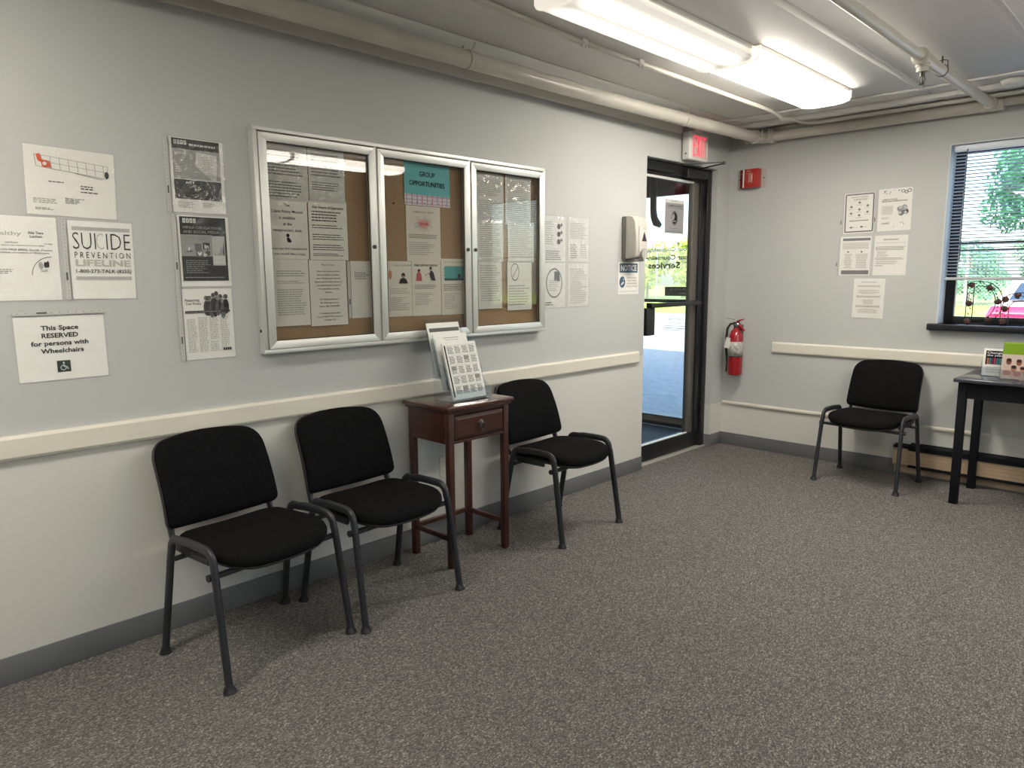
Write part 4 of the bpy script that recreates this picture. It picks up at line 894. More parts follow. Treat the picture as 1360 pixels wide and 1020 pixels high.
# ---- end wall notices
def e1(p):
    p.frame(.012, .010, p.w-.010, p.h-.012, .008, (.22, .22, .23)); p.text('NOTICE OF RIGHTS', p.w/2, .034, .009, G5, maxw=.16, bold=.01); p.greek(.05, .040, .17, .052, 2, G5, center=True)
    for (a, b) in ((.105, .068), (.050, .095), (.160, .092), (.105, .115), (.050, .140), (.160, .135), (.105, .155)): p.poly([(a-.011, b), (a, b-.010), (a+.011, b), (a, b+.009)], G5); p.greek(a-.018, b+.013, a+.018, b+.020, 1, G7, rag=.2)
    p.greek(.04, .188, .175, .196, 1, K, rag=.05, fill=.6); p.disc(.055, .238, .011, G5, ry=.006); p.disc(.125, .236, .010, G5, ry=.006); p.greek(.065, .235, .095, .24, 1, G5); p.greek(.135, .235, .17, .24, 1, G5)
def e2(p):
    R = random.Random(8)
    for k in range(9): p.disc(R.uniform(.03, .13), R.uniform(.012, .035), R.uniform(.002, .006), G5, n=8)
    for (a, b, r_) in ((.155, .022, .012), (.175, .030, .011), (.195, .022, .013)): p.ring(a, b, r_, .005, G5)
    p.text('COMMUNITY SUPPORT', .025, .078, .009, (.15, .15, .15), align='l', width=.10, bold=.01); p.text('BEHAVIOR INTERVENTIONS', .025, .090, .009, (.15, .15, .15), align='l', width=.16, bold=.02)
    p.greek(.025, .115, .10, .175, 9, G7, rag=.1)
    for k in range(4):
        a = k*PI/2+.5; c = (.160+.020*math.cos(a), .150+.020*math.sin(a)); p.disc(c[0], c[1], .019, (.16+.1*k, .16+.1*k, .17+.1*k)); p.disc(c[0]+.008*math.cos(a+1.2), c[1]+.008*math.sin(a+1.2), .010, (.62, .62, .61))
    p.greek(.025, .19, .09, .205, 2, G7); p.text('CARES', .028, .238, .010, (.2, .2, .2), align='l', bold=.02, width=.05)
    for k in range(6): p.disc(R.uniform(.10, .2), R.uniform(.225, .26), .003, G5, n=8)
def e3(p):
    p.rect(.018, .012, .205, .030, (.30, .30, .31)); p.greek(.018, .042, .20, .088, 6, G7, rag=.05)
    for a in (.058, .150): p.disc(a, .108, .007, G5, n=6)
    p.greek(.03, .120, .09, .225, 10, G7, center=True, rag=.5); p.greek(.11, .120, .195, .225, 11, G7, center=True, rag=.3); p.rect(.018, .238, .205, .266, (.28, .28, .29))
def e4(p):
    p.text('RESPONSIBILITIES', p.w/2, .034, .009, (.2, .2, .2), width=.095, bold=.02); p.greek(.01, .05, .205, .054, 1, G5, rag=.02)
    p.greek(.01, .075, .205, .103, 4, G5, rag=.1); p.greek(.02, .108, .10, .15, 6, G7); p.greek(.01, .152, .20, .168, 2, G5, rag=.1); p.greek(.02, .172, .19, .20, 4, G7); p.greek(.01, .205, .08, .212, 1, K)
def e5(p):
    p.greek(.05, .022, .16, .030, 1, G5, center=True, rag=.1); p.greek(.015, .048, .195, .060, 2, G5, center=True, rag=.2); p.greek(.015, .078, .195, .11, 4, G7, center=True, rag=.5)
    p.greek(.02, .120, .19, .135, 2, G5, rag=.1, center=True); p.greek(.06, .148, .15, .180, 5, G7, center=True); p.greek(.02, .188, .19, .204, 2, G5, center=True, rag=.1); p.greek(.03, .212, .18, .245, 4, G7, center=True, rag=.4)
EG = 'papers taped to the end wall'
for (x, z, w_, h_, fn, lab, tl) in ((.900, 1.962, .208, .280, e1, 'dark bordered notice, upper left of the end wall papers', .012), (1.128, 1.974, .214, .285, e2, 'notice with a swirling flower emblem, upper right of the end wall papers', .012),
        (.890, 1.662, .212, .275, e3, 'notice with grey bars top and bottom, middle left of the end wall papers', -.006), (1.122, 1.662, .214, .275, e4, 'plain typed notice, middle right of the end wall papers', -.006),
        (1.000, 1.366, .210, .280, e5, 'centred typed notice, lowest of the end wall papers', -.008)):
    sheet('wall_notice', lab, 'notice', (x, L, z), EW, w_, h_, fn, EG, sleeve=M_SLEEVE, strip='l' if fn in (e1, e2, e3) else None, margin=.003, tilt=tl)

# ================================================================== NOTICEBOARD CABINET
BY0, BY1, BZ0, BZ1, BD = 1.421, 3.182, 1.078, 2.005, .052
def board():
    cy, cz = (BY0+BY1)/2, (BZ0+BZ1)/2
    r = empty('noticeboard_cabinet', (0, cy, cz), 'aluminium three-door glazed noticeboard cabinet with cork backing', 'noticeboard')
    def B(m, x0, y0, z0, x1, y1, z1): return m.box(x0, y0-cy, z0-cz, x1, y1-cy, z1-cz)
    B(MB(), .001, BY0+.01, BZ0+.01, .013, BY1-.01, BZ1-.01).build('cork_panel', M_CORK, r)
    f = MB(); t_ = .018
    B(f, 0, BY0, BZ0, BD-.004, BY1, BZ0+t_); B(f, 0, BY0, BZ1-t_, BD-.004, BY1, BZ1); B(f, 0, BY0, BZ0+t_, BD-.004, BY0+t_, BZ1-t_); B(f, 0, BY1-t_, BZ0+t_, BD-.004, BY1, BZ1-t_)
    for y in (2.012, 2.597): B(f, .013, y-.006, BZ0+t_, BD-.006, y+.006, BZ1-t_)
    f.build('case_frame', M_ALU, r, bevel=.0015)
    MB().tube([(.024, BY0-.002-cy, 1.175-cz), (.024, BY0+.001-cy, 1.175-cz)], .007, 12, ref=(1, 0, 0)).build('side_lock', M_PLAST, r)
    g = MB(); B(g, .030, BY0+t_, BZ0+t_, .034, BY1-t_, BZ0+t_+.003); B(g, .030, BY0+t_, BZ1-t_-.003, .034, BY1-t_, BZ1-t_)
    for (y0, y1, lk) in ((1.442, 2.006, 1.986), (2.020, 2.590, 2.572), (2.606, 3.168, 2.625)):
        z0, z1 = 1.097, 1.981; fw = .034; d = MB()
        # mitred frame members
        for (a, b, c, e) in (((y0, z0), (y1, z0), (y1-fw, z0+fw), (y0+fw, z0+fw)), ((y1, z0), (y1, z1), (y1-fw, z1-fw), (y1-fw, z0+fw)), ((y1, z1), (y0, z1), (y0+fw, z1-fw), (y1-fw, z1-fw)), ((y0, z1), (y0, z0), (y0+fw, z0+fw), (y0+fw, z1-fw))):
            d.prism([(BD-.022, p[0]-cy, p[1]-cz) for p in (a, b, c, e)], (.022, 0, 0))
        dr = d.build('glazed_door', M_ALU, r, bevel=.0012)
        B(MB(), .036, y0+fw-.004, z0+fw-.004, .039, y1-fw+.004, z1-fw+.004).build('pane', M_BGLASS, dr)
        MB().tube([(BD-.001, lk-cy, 1.535-cz), (BD+.006, lk-cy, 1.535-cz)], .0095, 16, ref=(0, 1, 0)).build('lock', M_DARKMETAL, dr)
        gk = MB(); w2 = .003
        for (a0, b0, a1, b1) in ((y0+fw, z0+fw, y1-fw, z0+fw+w2), (y0+fw, z1-fw-w2, y1-fw, z1-fw), (y0+fw, z0+fw, y0+fw+w2, z1-fw), (y1-fw-w2, z0+fw, y1-fw, z1-fw)): B(gk, .040, a0, b0, .0445, a1, b1)
        gk.build('gasket', M_PLAST, dr)
    MB()
board()
XB = .0135
BG = 'papers pinned inside the noticeboard'
def txt(lines, size=.011, b0=.04, step=.03, bold=.0, col=(.10, .10, .10)):
    def f(p):
        for i, t_ in enumerate(lines):
            if t_: p.text(t_, p.w/2, b0+i*step, size, col, bold=bold, maxw=p.w*.92)
    return f
def grk(*rows, title=None, col=G5):
    def f(p):
        if title: p.text(title, p.w/2, .032, .011, K, bold=.02, maxw=p.w*.85)
        for (b0, b1, n) in rows: p.greek(.015, b0, p.w-.015, b1, n, col, rag=.25)
    return f
def bsheet(lab, y, z, w_, h_, fn, m=None, sl=None, lift=.001, tilt=0., strip=None):
    return sheet('pinned_notice', lab, 'notice', (XB, y, z), LW, w_, h_, fn, BG, m=m, sleeve=sl, lift=lift, wavy=.0006, margin=.002, tilt=tilt, strip=strip)
PG = mat('paper_grey', (.60, .60, .58), .75)
bsheet('upper left sleeved page in the left noticeboard door', 1.478, 1.950, .200, .232, grk((.03, .13, 8), (.15, .22, 6)), PG, M_SLEEVEW)
bsheet('upper right sleeved page in the left noticeboard door', 1.682, 1.972, .180, .250, grk((.04, .14, 8), (.16, .20, 4)), PG, M_SLEEVEW)
def policy(p):
    for i, t_ in enumerate(('The', 'Client Policy Manual', 'is available', 'at the', "receptionist's desk")): p.text(t_, p.w/2, .028+.026*i, .0125, (.12, .12, .12), bold=.005, maxw=.19)
    p.disc(.095, .148, .008, K); p.poly([(.088, .158), (.100, .156), (.112, .172), (.106, .178), (.092, .176)], K)
    p.text('Please see the receptionist', p.w/2, .208, .0115, (.12, .12, .12), maxw=.19); p.text('if you would like a copy.', p.w/2, .230, .0115, (.12, .12, .12), maxw=.18)
bsheet('page about the client policy manual in the left noticeboard door', 1.474, 1.722, .192, .248, policy, None, M_SLEEVE, .0025)
bsheet('Our Hours of Operation page in the left noticeboard door', 1.672, 1.728, .194, .255, grk((.04, .09, 4), (.10, .12, 2), (.14, .17, 3), (.185, .215, 3), (.225, .24, 2), title='Our Hours of Operation', col=(.22, .22, .22)), None, M_SLEEVE, .0027)
bsheet('lower left typed page in the left noticeboard door', 1.490, 1.474, .168, .285, grk((.045, .075, 3), (.09, .105, 2), (.125, .24, 12), col=G7), None, M_SLEEVE, .004)
def pnote(p):
    p.text('Please Note:', p.w/2, .024, .009, G5); ls = ('Clients who use our services', 'have permission to contact', 'and/or file grievances with the', 'Department of Health, Bureau of', 'Complaint Action Division of', 'the responsible operating', 'Division.', '', 'Our Business Bureau is:', '100 Washington Street', 'Boston, MA 02108-4608', '', 'Complaints can be called', 'into 617-624-7777 or faxed to', '617-624-7178')
    for i, t_ in enumerate(ls):
        if t_: p.text(t_, p.w/2, .052+.0155*i, .0072, (.12, .12, .12), bold=.01, maxw=p.w*.94)
bsheet('centred bold Please Note page in the left noticeboard door', 1.662, 1.472, .188, .290, pnote, None, M_SLEEVE, .0042)
def lett(p): p.frame(.02, .045, .10, .065, .001, G7); p.greek(.02, .05, .1, .085, 4, G5)
bsheet('nearly blank page with punched edge at the right of the left noticeboard door', 1.876, 1.470, .112, .262, lett, None, M_SLEEVE, .001, strip='l')
def teal(p): p.text('GROUP', p.w/2-.002, .062, .023, (0, 0, 0), width=.098, bold=.022); p.text('OPPORTUNITIES', p.w/2-.002, .108, .023, (0, 0, 0), width=.225, bold=.022)
def plaid(p):
    R = random.Random(2)
    for k in range(9): p.rect(.01+.032*k, 0, .016+.032*k, .055, (.70, .30, .42) if k % 2 else (.42, .46, .60))
    for k in range(3): p.rect(0, .01+.018*k, p.w, .014+.018*k, (.66, .42, .52))
    for k in range(6): p.disc(.03+.046*k, .044, .003, K, n=8)
bsheet('pink plaid sheet below the teal heading in the middle noticeboard door', 2.196, 1.802, .290, .057, plaid, mat('plaid_paper', (.66, .66, .72), .7), None)
bsheet('teal heading sheet reading GROUP OPPORTUNITIES in the noticeboard', 2.196, 1.948, .288, .150, teal, mat('teal_paper', (.10, .42, .45), .6), None, .003, tilt=-.01)
def splash(p):
    p.text('THERAPIST SPOT', p.w/2, .034, .009, (.3, .3, .3), width=.135)
    R = random.Random(1)
    for k in range(30):
        a = 2*PI*k/30; r_ = R.uniform(.040, .072); c = R.choice(((.72, .35, .33), (.55, .55, .55), (.68, .25, .25), (.35, .4, .45)))
        p.line([(.108+.025*math.cos(a), .085+.015*math.sin(a)), (.108+r_*math.cos(a), .085+r_*.6*math.sin(a))], .0022, c)
    p.disc(.108, .085, .034, (.74, .42, .40), ry=.018); p.text('ONLINE', .108, .091, .011, (.50, .05, .05), bold=.02, width=.055)
    p.greek(.012, .135, .20, .158, 3, G5, rag=.1); p.greek(.012, .172, .19, .24, 7, G7, rag=.4)
PC = mat('paper_cream', (.66, .63, .56), .75)
bsheet('page with a red starburst in the middle noticeboard door', 2.202, 1.742, .216, .268, splash, PC, None, .001)
def i1(p):
    p.text('GRIEF SUPPORT', .09, .024, .008, G5, width=.11); p.disc(.012, .065, .010, (.65, .35, .25), ry=.022)
    p.disc(.090, .068, .012, (.05, .05, .05)); p.disc(.090, .076, .008, (.55, .35, .28)); p.poly([(.062, .108), (.072, .085), (.090, .080), (.108, .086), (.118, .108)], (.05, .05, .05))
    p.greek(.005, .128, .13, .158, 4, G7); p.greek(.005, .172, .13, .24, 7, G7, rag=.5)
def i2(p):
    p.text('FREE SUPPORT GROUP', .090, .026, .010, K, bold=.02, width=.15)
    p.poly([(.024, .098), (.030, .060), (.045, .052), (.058, .064), (.062, .098)], (.55, .16, .20)); p.disc(.044, .048, .009, (.08, .05, .05)); p.disc(.048, .054, .006, (.55, .35, .28))
    p.poly([(.120, .095), (.108, .060), (.122, .045), (.136, .055), (.150, .098)], (.05, .06, .09)); p.disc(.118, .036, .009, (.05, .05, .05)); p.disc(.114, .042, .006, (.6, .4, .32)); p.line([(.115, .058), (.090, .066)], .004, (.6, .4, .32)); p.disc(.085, .070, .004, (.6, .2, .2))
    p.greek(.015, .115, .16, .140, 3, G5, rag=.2); p.greek(.015, .155, .16, .22, 8, G7, rag=.5)
def i3(p):
    p.text('ART WORTH GROUP', .085, .022, .009, G5, width=.13); p.rect(.020, .038, .150, .112, (.16, .44, .45)); p.disc(.085, .075, .020, (.62, .68, .66)); p.disc(.120, .090, .012, (.10, .12, .14)); p.rect(.020, .1, .150, .112, (.10, .16, .18))
    for k in range(4): p.rect(.010, .050+.016*k, .018, .056+.016*k, (.4, .5, .5))
    p.greek(.012, .128, .145, .165, 4, G5, rag=.1); p.greek(.015, .175, .12, .26, 9, G7, rag=.5)
bsheet('lower left page with a seated figure in the middle noticeboard door', 2.084, 1.472, .142, .268, i1, PC, None, .002)
bsheet('lower middle page with two talking figures in the middle noticeboard door', 2.228, 1.474, .186, .272, i2, PC, None, .0026)
bsheet('lower right page with a teal picture in the middle noticeboard door', 2.418, 1.488, .150, .288, i3, PC, None, .002)
bsheet('upper left wrinkled page in the right noticeboard door', 2.670, 1.945, .205, .262, grk((.03, .12, 9), (.14, .25, 10), col=G7), PG, M_SLEEVEW)
bsheet('upper right wrinkled page in the right noticeboard door', 2.890, 1.952, .205, .270, grk((.03, .25, 20), col=G7), PG, M_SLEEVEW)
bsheet('second wrinkled page down at the left of the right noticeboard door', 2.672, 1.700, .195, .225, grk((.02, .20, 16), col=G7), None, M_SLEEVEW, .003)
bsheet('second wrinkled page down at the right of the right noticeboard door', 2.905, 1.700, .215, .225, grk((.02, .20, 16), col=G7), None, M_SLEEVEW, .003)
bsheet('lower left wrinkled page in the right noticeboard door', 2.674, 1.490, .180, .270, grk((.03, .23, 16), col=G7), None, M_SLEEVEW, .0045)
def emb(p): p.ring(.06, .06, .034, .004, G5, ry=.05); p.line([(.04, .09), (.085, .03)], .004, G5); p.greek(.01, .13, .18, .25, 8, G7)
bsheet('lower right wrinkled page with a round emblem in the right noticeboard door', 2.898, 1.480, .200, .275, emb, None, M_SLEEVEW, .0045)
pn = MB().lathe((XB, 2.128, 1.745), [(.001, .010), (.005, .009), (.005, .006), (.003, .004), (.003, .0)], 12, axis=(1, 0, 0)).build('push_pin', M_RED)
tag(pn, 'small red push pin on the bare cork of the middle door', 'pin')

# ================================================================== CHAIRS
def round_outline(pts, rads, n=7):
    out = []; N = len(pts)
    for i in range(N):
        p, a, b = Vector(pts[i]), Vector(pts[i-1]), Vector(pts[(i+1) % N]); r = rads[i]
        da, db = (a-p).normalized(), (b-p).normalized(); ang = da.angle(db); t_ = r/math.tan(ang/2)
        p0, p1 = p+da*t_, p+db*t_
        for k in range(n+1):
            s_ = k/n; q = p0*(1-s_)**2+p*2*s_*(1-s_)+p1*s_**2; out.append((q.x, q.y))
    return out
def densify(o, step=.03):
    out = []
    for i in range(len(o)):
        a, b = Vector(o[i]), Vector(o[(i+1) % len(o)]); n = max(1, int((b-a).length/step))
        for k in range(n): q = a.lerp(b, k/n); out.append((q.x, q.y))
    return out
def pad(outline, prof, fmap, c=(0, 0)):
    """rings shrink toward c following prof [(scale, height)], mapped to 3D by fmap(u, v, h)"""
    m = MB(); rr = []
    for s_, h in prof: rr.append([fmap(c[0]+(u-c[0])*s_, c[1]+(v-c[1])*s_, h) for u, v in outline])
    m.rings(rr, True, True); return m
def make_chair(label):
    r = empty('visitor_chair', (0, 0, 0), label, 'chair', group='black stacking visitor chairs')
    # side frames: front leg, low arm loop, rear leg
    for s in (-1, 1):
        y = s*.262
        fr_t, re_t = (.165, s*.253, .395), (-.140, s*.250, .395)
        for (foot, top) in (((.222, y, .018), fr_t), ((-.212, y, .018), re_t)):
            lg = MB().tube([foot, top], .0120, 12, ry=.0175, ref=(0, 1, 0)).build('leg', M_FRAME, r)
            fx, fy = foot[0], foot[1]
            MB().tube([(fx+(.002 if fx > 0 else -.002), fy, 0), (fx, fy, .008), (fx+(-.002 if fx > 0 else .002), fy, .022)], [.0225, .0205, .0165], 12, ry=None, ref=(0, 1, 0)).build('foot_cap', M_PLAST, lg)
        pts = [fr_t]+[(.165-.004, s*.252, .415)]+[(.108+.048*math.cos(a), s*.251, .430+.046*math.sin(a)) for a in [k*PI/2/8 for k in range(9)]]
        pts += [(.06, s*.250, .4775), (-.02, s*.250, .476), (-.06, s*.250, .470)]+[(-.085+.045*math.cos(a), s*.250, .425+.045*math.sin(a)) for a in [PI/2+k*PI/2/6 for k in range(1, 7)]]+[re_t]
        MB().tube(pts, .0120, 12, ry=.0175, ref=(0, 1, 0)).build('arm_loop', M_FRAME, r)
        # back upright: flat oval tube from under the seat, sweeping up behind the backrest
        up = [(.05, s*.205, .405), (-.10, s*.208, .406), (-.165, s*.210, .414), (-.200, s*.210, .442), (-.214, s*.208, .480), (-.233, s*.205, .56), (-.256, s*.200, .63)]
        MB().tube(up, .0100, 12, ry=.0165, ref=(0, 1, 0)).build('back_upright', M_FRAME, r)
        MB().tube([(.150, s*.262, .392), (.150, s*.272, .392)], .013, 12, ref=(1, 0, 0)).build('bolt', M_PLAST, r)
        MB().bar((.150, s*.250, .392), (.150, s*.170, .392), .018, .014).build('seat_bracket', M_FRAME, r)
    for x in (.15, -.12): MB().tube([(x, -.25, .390), (x, .25, .390)], .010, 10, ref=(1, 0, 0)).build('cross_bar', M_FRAME, r)
    # seat
    o = densify(round_outline([(-.200, -.210), (.214, -.236), (.214, .236), (-.200, .210)], [.08, .13, .13, .08]))
    o = [(u+(.022*(1-(v/.235)**2) if u > 0 else -.01*(1-(v/.21)**2)), v) for u, v in o]
    def fs(u, v, h):
        drop = -.022*max(0, (u-.06)/.18)**2 - .012*max(0, (-u-.05)/.15)**2 + .010*(abs(v)/.23)**2
        return (u, v, .430+h+drop)
    pad(o, [(.93, -.012), (.975, -.009), (.995, -.001), (1, .007), (.995, .016), (.975, .025), (.93, .032), (.82, .038), (.6, .042), (.3, .044), (.05, .0445)], fs).build('seat', M_FAB, r)
    pad(o, [(.78, -.030), (.90, -.028), (.955, -.020), (.968, -.010)], fs).build('seat_shell', M_PLAST, r)
    # backrest
    ob = round_outline([(-.230, -.150), (.230, -.150), (.222, .158), (-.222, .158)], [.026, .026, .070, .070])
    ob = densify(ob); ob = [(u*(1+.0), v+(.020*(1-(u/.21)**2) if v > .05 else -.012*(1-(u/.22)**2) if v < -.1 else 0)) for u, v in ob]
    def fb(u, v, h):
        t_ = math.radians(19); bow = .026*(u/.22)**2 - .016*((v+.02)/.16)**2
        x = -.212+h*math.cos(t_)+(-math.sin(t_))*(v+.15)+bow; z = .622+v*math.cos(t_)*1.03+h*math.sin(t_); return (x, u, z)
    pad(ob, [(.95, .0), (.985, .004), (1, .012), (1, .024), (.985, .033), (.95, .038), (.85, .043), (.6, .047), (.3, .049), (.05, .050)], fb).build('backrest', M_FAB, r)
    pad(ob, [(.90, -.014), (.98, -.010), (1.012, -.002), (1.014, .010), (1.005, .012)], fb).build('back_shell', M_PLAST, r)
    return r
ch = make_chair('black fabric chair nearest the camera, leftmost against the left wall')
ch.location = (.357, 1.178, 0); ch.rotation_euler.z = math.radians(6.5)
for (x, y, a, lab) in ((.352, 1.756, 3.2, 'black fabric chair between the leftmost chair and the wooden stand'), (.342, 2.980, 2.3, 'black fabric chair right of the wooden stand, nearest the door'),
                       (1.282, 5.090, -92., 'black fabric chair alone against the end wall under the papers')):
    c = copy_tree(ch); c.location = (x, y, 0); c.rotation_euler.z = math.radians(a); c['label'] = lab

# ================================================================== WOODEN STAND with brochure holder
def stand():
    cx, cy = .215, 2.345
    r = empty('wooden_stand', (cx, cy, 0), 'reddish brown wooden stand with one drawer between the chairs', 'side table')
    X, Y = .155, .198; lt = .032; H = .795
    t_ = MB(); t_.box(-X-.018, -Y-.022, H-.020, X+.020, Y+.022, H); t_.build('top', M_WOODT, r, bevel=.005, seg=3)
    MB().box(-X-.008, -Y-.010, H-.034, X+.010, Y+.010, H-.020).build('top_moulding', M_WOOD, r, bevel=.004)
    for sx in (-1, 1):
        for sy in (-1, 1):
            x, y = sx*(X-lt/2), sy*(Y-lt/2)
            MB().box(x-lt/2, y-lt/2, 0, x+lt/2, y+lt/2, H-.034).build('leg', M_WOOD, r, bevel=.003)
    za, zb = .612, H-.034
    for s in (-1, 1):
        MB().box(-X+lt, s*(Y-.010)-.007, za, X-lt, s*(Y-.010)+.007, zb).build('side_panel', M_WOOD, r)
        m = MB(); y = s*(Y-.004)
        m.box(-X+lt, y-.004, za, X-lt, y+.004, za+.022); m.box(-X+lt, y-.004, zb-.012, X-lt, y+.004, zb); m.build('panel_rail', M_WOOD, r, bevel=.002)
        MB().box(-X+lt, s*(Y-lt/2)-.009, .132, X-lt, s*(Y-lt/2)+.009, .157).build('stretcher', M_WOOD, r, bevel=.003)
    MB().box(-X+.004, -Y+lt, za, -X+.018, Y-lt, zb).build('back_panel', M_WOOD, r)
    MB().box(-X+lt/2-.009, -Y+lt, .135, -X+lt/2+.009, Y-lt, .160).build('stretcher', M_WOOD, r, bevel=.003)
    MB().box(X-.026, -Y+lt, zb-.014, X-.004, Y-lt, zb).box(X-.026, -Y+lt, za, X-.004, Y-lt, za+.014).build('front_rail', M_WOOD, r, bevel=.002)
    d = MB(); d.box(X-.020, -Y+lt+.004, za+.018, X-.004, Y-lt-.004, zb-.018); dr = d.build('drawer', M_WOOD, r)
    a, b, c2, e = -Y+lt+.004, Y-lt-.004, za+.018, zb-.018; k = .016; f = MB()
    f.rings([[(X-.004, a, c2), (X-.004, b, c2), (X-.004, b, e), (X-.004, a, e)], [(X+.005, a+k, c2+k), (X+.005, b-k, c2+k), (X+.005, b-k, e-k), (X+.005, a+k, e-k)]], True, False)
    f.build('raised_front', M_WOOD, dr)
    cz = (c2+e)/2; kn = MB(); kn.lathe((X+.005, 0, cz+.008), [(.001, .016), (.009, .014), (.013, .005), (.017, 0)], 14, axis=(1, 0, 0))
    kn.tube([(X+.020, .014*math.cos(q), cz-.008+.019*math.sin(q)) for q in [2*PI*i/16 for i in range(17)]], .0036, 8, ref=(1, 0, 0), cap=False); kn.build('ring_pull', M_DARKMETAL, dr)
stand()
def holder():
    # three tiers leaning back, on the stand top
    cx, cy, z0 = .235, 2.352, .795
    r = empty('brochure_holder', (cx, cy, z0), 'clear acrylic tiered brochure holder on the wooden stand', 'brochure holder')
    tl = math.radians(17); W2 = .118
    def pt(x, d): return (x-d*math.sin(tl), d*math.cos(tl))   # x, z along the leaning plane
    m = MB(); T = .0025
    tiers = ((.065, .004, .13), (.010, .055, .16), (-.045, .105, .20))
    for (x, zz, hh) in tiers:
        for (dx, h1) in ((-.018, hh+.10), (.016, .055)):
            a = (x+dx, zz); b = (x+dx-h1*math.sin(tl), zz+h1*math.cos(tl))
            m.prism([(a[0], -W2, a[1]), (a[0]+T, -W2, a[1]), (b[0]+T, -W2, b[1]), (b[0], -W2, b[1])], (0, 2*W2, 0))
        m.box(x-.018, -W2, zz, x+.018, W2, zz+T)
    m.build('tiers', M_ACRYL, r)
    for s in (-1, 1):
        y = s*W2; prof = [(.085, .002), (.075, .06), (.030, .09), (.015, .16), (-.035, .19), (-.055, .30), (-.090, .30), (-.070, .002)]
        MB().prism([(a, y, b) for a, b in prof], (0, s*T, 0)).build('side_panel', M_ACRYL, r)
    MB().box(-.075, -W2, .001, .087, W2, .0035).build('base', M_ACRYL, r)
    return cx, cy, z0, tl, tiers
cx, cy, z0, tl, tiers = holder()
def flyer_fr(): return dict(u=(0, 1, 0), v=(-math.sin(tl), 0, math.cos(tl)), n=(math.cos(tl), 0, math.sin(tl)))
def stack(lab, tier, hgt, thick, fn, y0=-.108, w_=.216, nm='flyer_stack'):
    x, zz, _ = tiers[tier]; f = flyer_fr(); o = Vector((cx+x-.012, cy+y0, z0+zz+.004))
    V = Vector(f['v']); Nn = Vector(f['n']); r = empty(nm, o, lab, 'flyers', group='flyers in the brochure holder')
    m = MB(); m.prism([(0, 0, 0), tuple(Nn*thick), tuple(Nn*thick+V*hgt), tuple(V*hgt)], (0, w_, 0)); m.build('pages', M_PAPERW, r)
    p = Page(V*hgt+Nn*thick, f['u'], f['v'], f['n'], w_, hgt, off=.0004); fn(p); p.build(r)
def f_front(p):
    p.rect(.007, .012, .015, p.h-.014, K)
    for j in range(5):
        for i in range(4):
            a, b = .026+.047*i, .018+.050*j
            if (i*3+j) % 5 == 2: p.rect(a, b, a+.03, b+.02, (.55, .54, .50))
            p.greek(a, b, a+.040, b+.038, 7, (.22, .22, .22), rag=.3, seed=i*7+j, fill=.5)
        p.rect(.02, .014+.050*j, .208, .0147+.050*j, G5)
    for i in range(1, 4): p.rect(.022+.047*i, .014, .0225+.047*i, .26, G7)
def f_mid(p): p.greek(.06, .018, .16, .023, 1, K, rag=.05); p.greek(.07, .029, .16, .033, 1, G5, rag=.05)
def f_back(p): p.rect(.010, .027, .204, .046, (.22, .22, .21)); p.greek(.02, .085, .19, .12, 4, G7)
stack('stack of printed schedule sheets at the front of the brochure holder', 0, .282, .010, f_front)
stack('white typed sheets in the middle of the brochure holder', 1, .272, .006, f_mid, y0=-.118)
stack('flyers with a grey band at the back of the brochure holder', 2, .275, .005, f_back, y0=-.112, w_=.21)

# ================================================================== BLACK TABLE, its things, and the radiator
def btable():
    X0, X1, Y0, Y1, H = 1.812, 3.05, 4.872, 5.420, .778
    r = empty('black_table', ((X0+X1)/2, (Y0+Y1)/2, 0), 'black wooden console table under the window at the right', 'table')
    cx, cy = (X0+X1)/2, (Y0+Y1)/2
    B = lambda *a: MB().box(a[0]-cx, a[1]-cy, a[2], a[3]-cx, a[4]-cy, a[5])
    B(X0-.012, Y0, H-.022, X1, Y1, H).build('top', M_BLKTOP, r, bevel=.004)
    lx0, lx1, ly0, ly1 = X0+.006, X1-.01, Y0+.045, Y1-.02
    B(lx0+.045, ly0+.006, H-.122, lx1-.045, ly0+.024, H-.022).build('apron', M_BLKWOOD, r)
    B(lx0+.045, ly1-.024, H-.122, lx1-.045, ly1-.006, H-.022).build('apron', M_BLKWOOD, r)
    B(lx0+.006, ly0+.045, H-.122, lx0+.024, ly1-.045, H-.022).build('apron', M_BLKWOOD, r)
    B(lx1-.024, ly0+.045, H-.122, lx1-.006, ly1-.045, H-.022).build('apron', M_BLKWOOD, r)
    for x in (lx0, lx1-.045):
        for y in (ly0, ly1-.045): B(x, y, 0, x+.045, y+.045, H-.022).build('leg', M_BLKWOOD, r, bevel=.003)
btable()
def stand_card(name, lab, x, y, w_, h_, lean, cols, fn, z=.778, cat='leaflet', acr=True):
    r = empty(name, (x, y, z), lab, cat); a = math.radians(lean); V = Vector((0, math.sin(a), math.cos(a))); Nn = Vector((0, -math.cos(a), math.sin(a)))
    o = Vector((0, 0, .004))
    m = MB(); m.prism([tuple(o), tuple(o-Nn*.012), tuple(o-Nn*.012+V*h_), tuple(o+V*h_)], (w_, 0, 0)); m.build('leaflets', cols, r)
    p = Page(o+V*h_, (1, 0, 0), V, Nn, w_, h_, off=.0005); fn(p); p.build(r)
    if acr:
        m = MB(); b = .004; m.prism([tuple(o-Nn*.014-V*b), tuple(o-Nn*.017-V*b), tuple(o-Nn*.017+V*(h_+.006)), tuple(o-Nn*.014+V*(h_+.006))], (w_, 0, 0)); m.box(-.004, -.016, 0, w_+.004, .075, .003)
        for xx in (-.004, w_+.001): m.box(xx, -.012, 0, xx+.003, .06, h_*.55)
        m.prism([tuple(o+Nn*.004), tuple(o+Nn*.0065), tuple(o+Nn*.0065+V*.05), tuple(o+Nn*.004+V*.05)], (w_, 0, 0)); m.build('acrylic_holder', M_ACRYL, r)
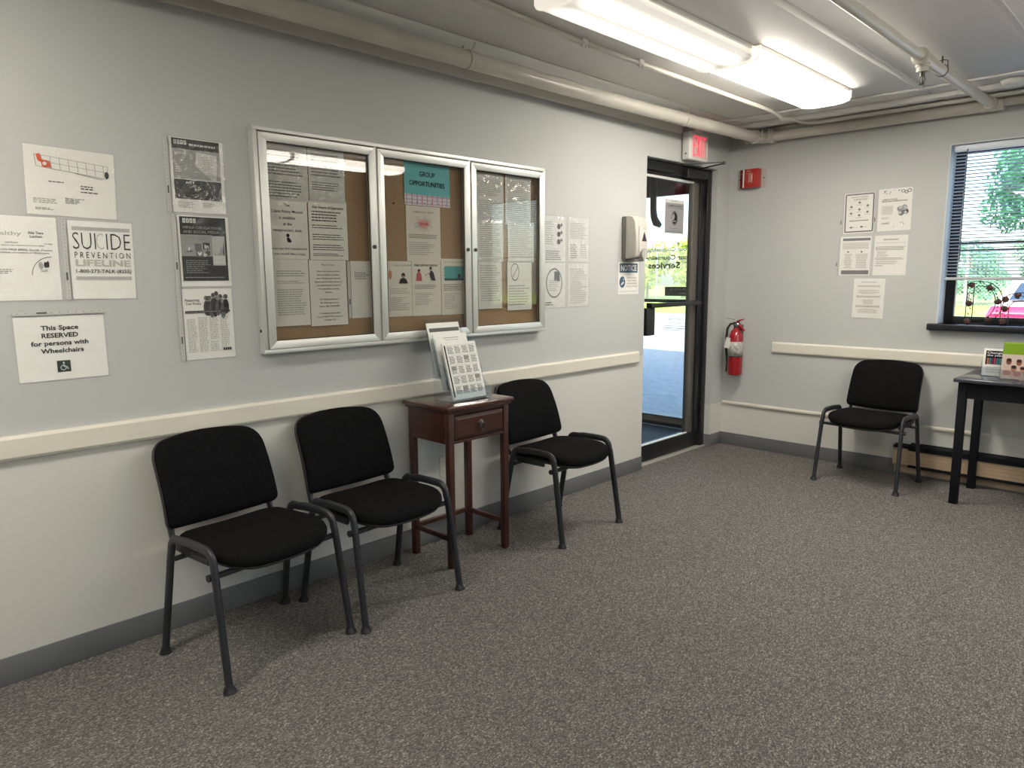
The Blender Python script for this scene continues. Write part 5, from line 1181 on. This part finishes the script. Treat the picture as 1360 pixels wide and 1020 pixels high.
def c1(p):
    p.rect(.012, .014, p.w, .098, (.02, .022, .035)); p.text('Changing lives', .018, .032, .012, (.75, .75, .72), align='l', bold=.02, width=.15); p.text('the years of life', .018, .047, .011, (.72, .72, .7), align='l', bold=.02, width=.15)
    R = random.Random(6)
    for k in range(12): p.rect(.020+.012*k, .058, .030+.012*k, .094, R.choice(((.10, .30, .32), (.08, .10, .2), (.45, .12, .2), (.30, .05, .12), (.5, .25, .15), (.10, .12, .3))))
    p.rect(.024, .096, p.w, .099, (.8, .8, .78)); p.greek(.02, .106, .15, .15, 3, (.68, .62, .56), rag=.05)
def c2(p):
    p.rect(0, 0, p.w, .072, (.28, .42, .05)); p.rect(0, .0, p.w, .010, (.38, .50, .12)); p.rect(0, .072, p.w, p.h, (.66, .56, .50))
    for (a, b, c) in ((.035, .115, (.28, .14, .10)), (.085, .118, (.35, .18, .12)), (.130, .112, (.5, .3, .22)), (.062, .155, (.45, .25, .18)), (.105, .160, (.6, .4, .3))):
        p.disc(a, b+.035, .022, (.62, .50, .45), ry=.028); p.disc(a, b, .014, c, ry=.018); p.disc(a, b-.010, .013, (.10, .06, .05), ry=.010)
    for (a, b) in ((.03, .18), (.08, .185), (.13, .18)): p.disc(a, b, .020, (.55, .32, .28), ry=.016)
stand_card('leaflet_holder', 'white leaflet headed Changing in a clear holder on the black table', 1.893, 5.115, .185, .165, 8, M_PAPERW, c1)
stand_card('leaflet_holder', 'green topped leaflet with faces beside the white leaflet on the black table', 2.005, 5.030, .165, .215, 6, M_PAPERW, c2)
def radiator():
    r = empty('baseboard_radiator', (2.3, L, 0), 'tan baseboard radiator with black edges behind the black table', 'radiator')
    x0, x1 = 1.355-2.3, 3.6-2.3
    MB().prism([(x0, -.0, .200), (x0, -.055, .195), (x0, -.062, .180), (x0, -.062, .085), (x0, -.050, .070), (x0, -.008, .070), (x0, -.008, .012), (x0, 0, .012)], (x1-x0, 0, 0)).build('casing', M_TAN, r)
    MB().prism([(x0, 0, .203), (x0, -.066, .198), (x0, -.066, .212), (x0, 0, .218)], (.14, 0, 0)).build('end_cap', M_BLKWOOD, r)
    MB().prism([(x0+.10, 0, .200), (x0+.10, -.075, .188), (x0+.10, -.078, .222), (x0+.10, 0, .232)], (x1-x0-.10, 0, 0)).build('damper', M_BLKWOOD, r)
    MB().box(x0+.10, -.072, .068, x1, -.060, .085).build('lower_strip', M_BLKWOOD, r, bevel=.002)
    for k in range(3): MB().box(x0+.02, -.0635, .105+.025*k, x1-.02, -.0622, .108+.025*k).build('groove', mat('radiator_groove', (.36, .25, .15), .5), r)
radiator()
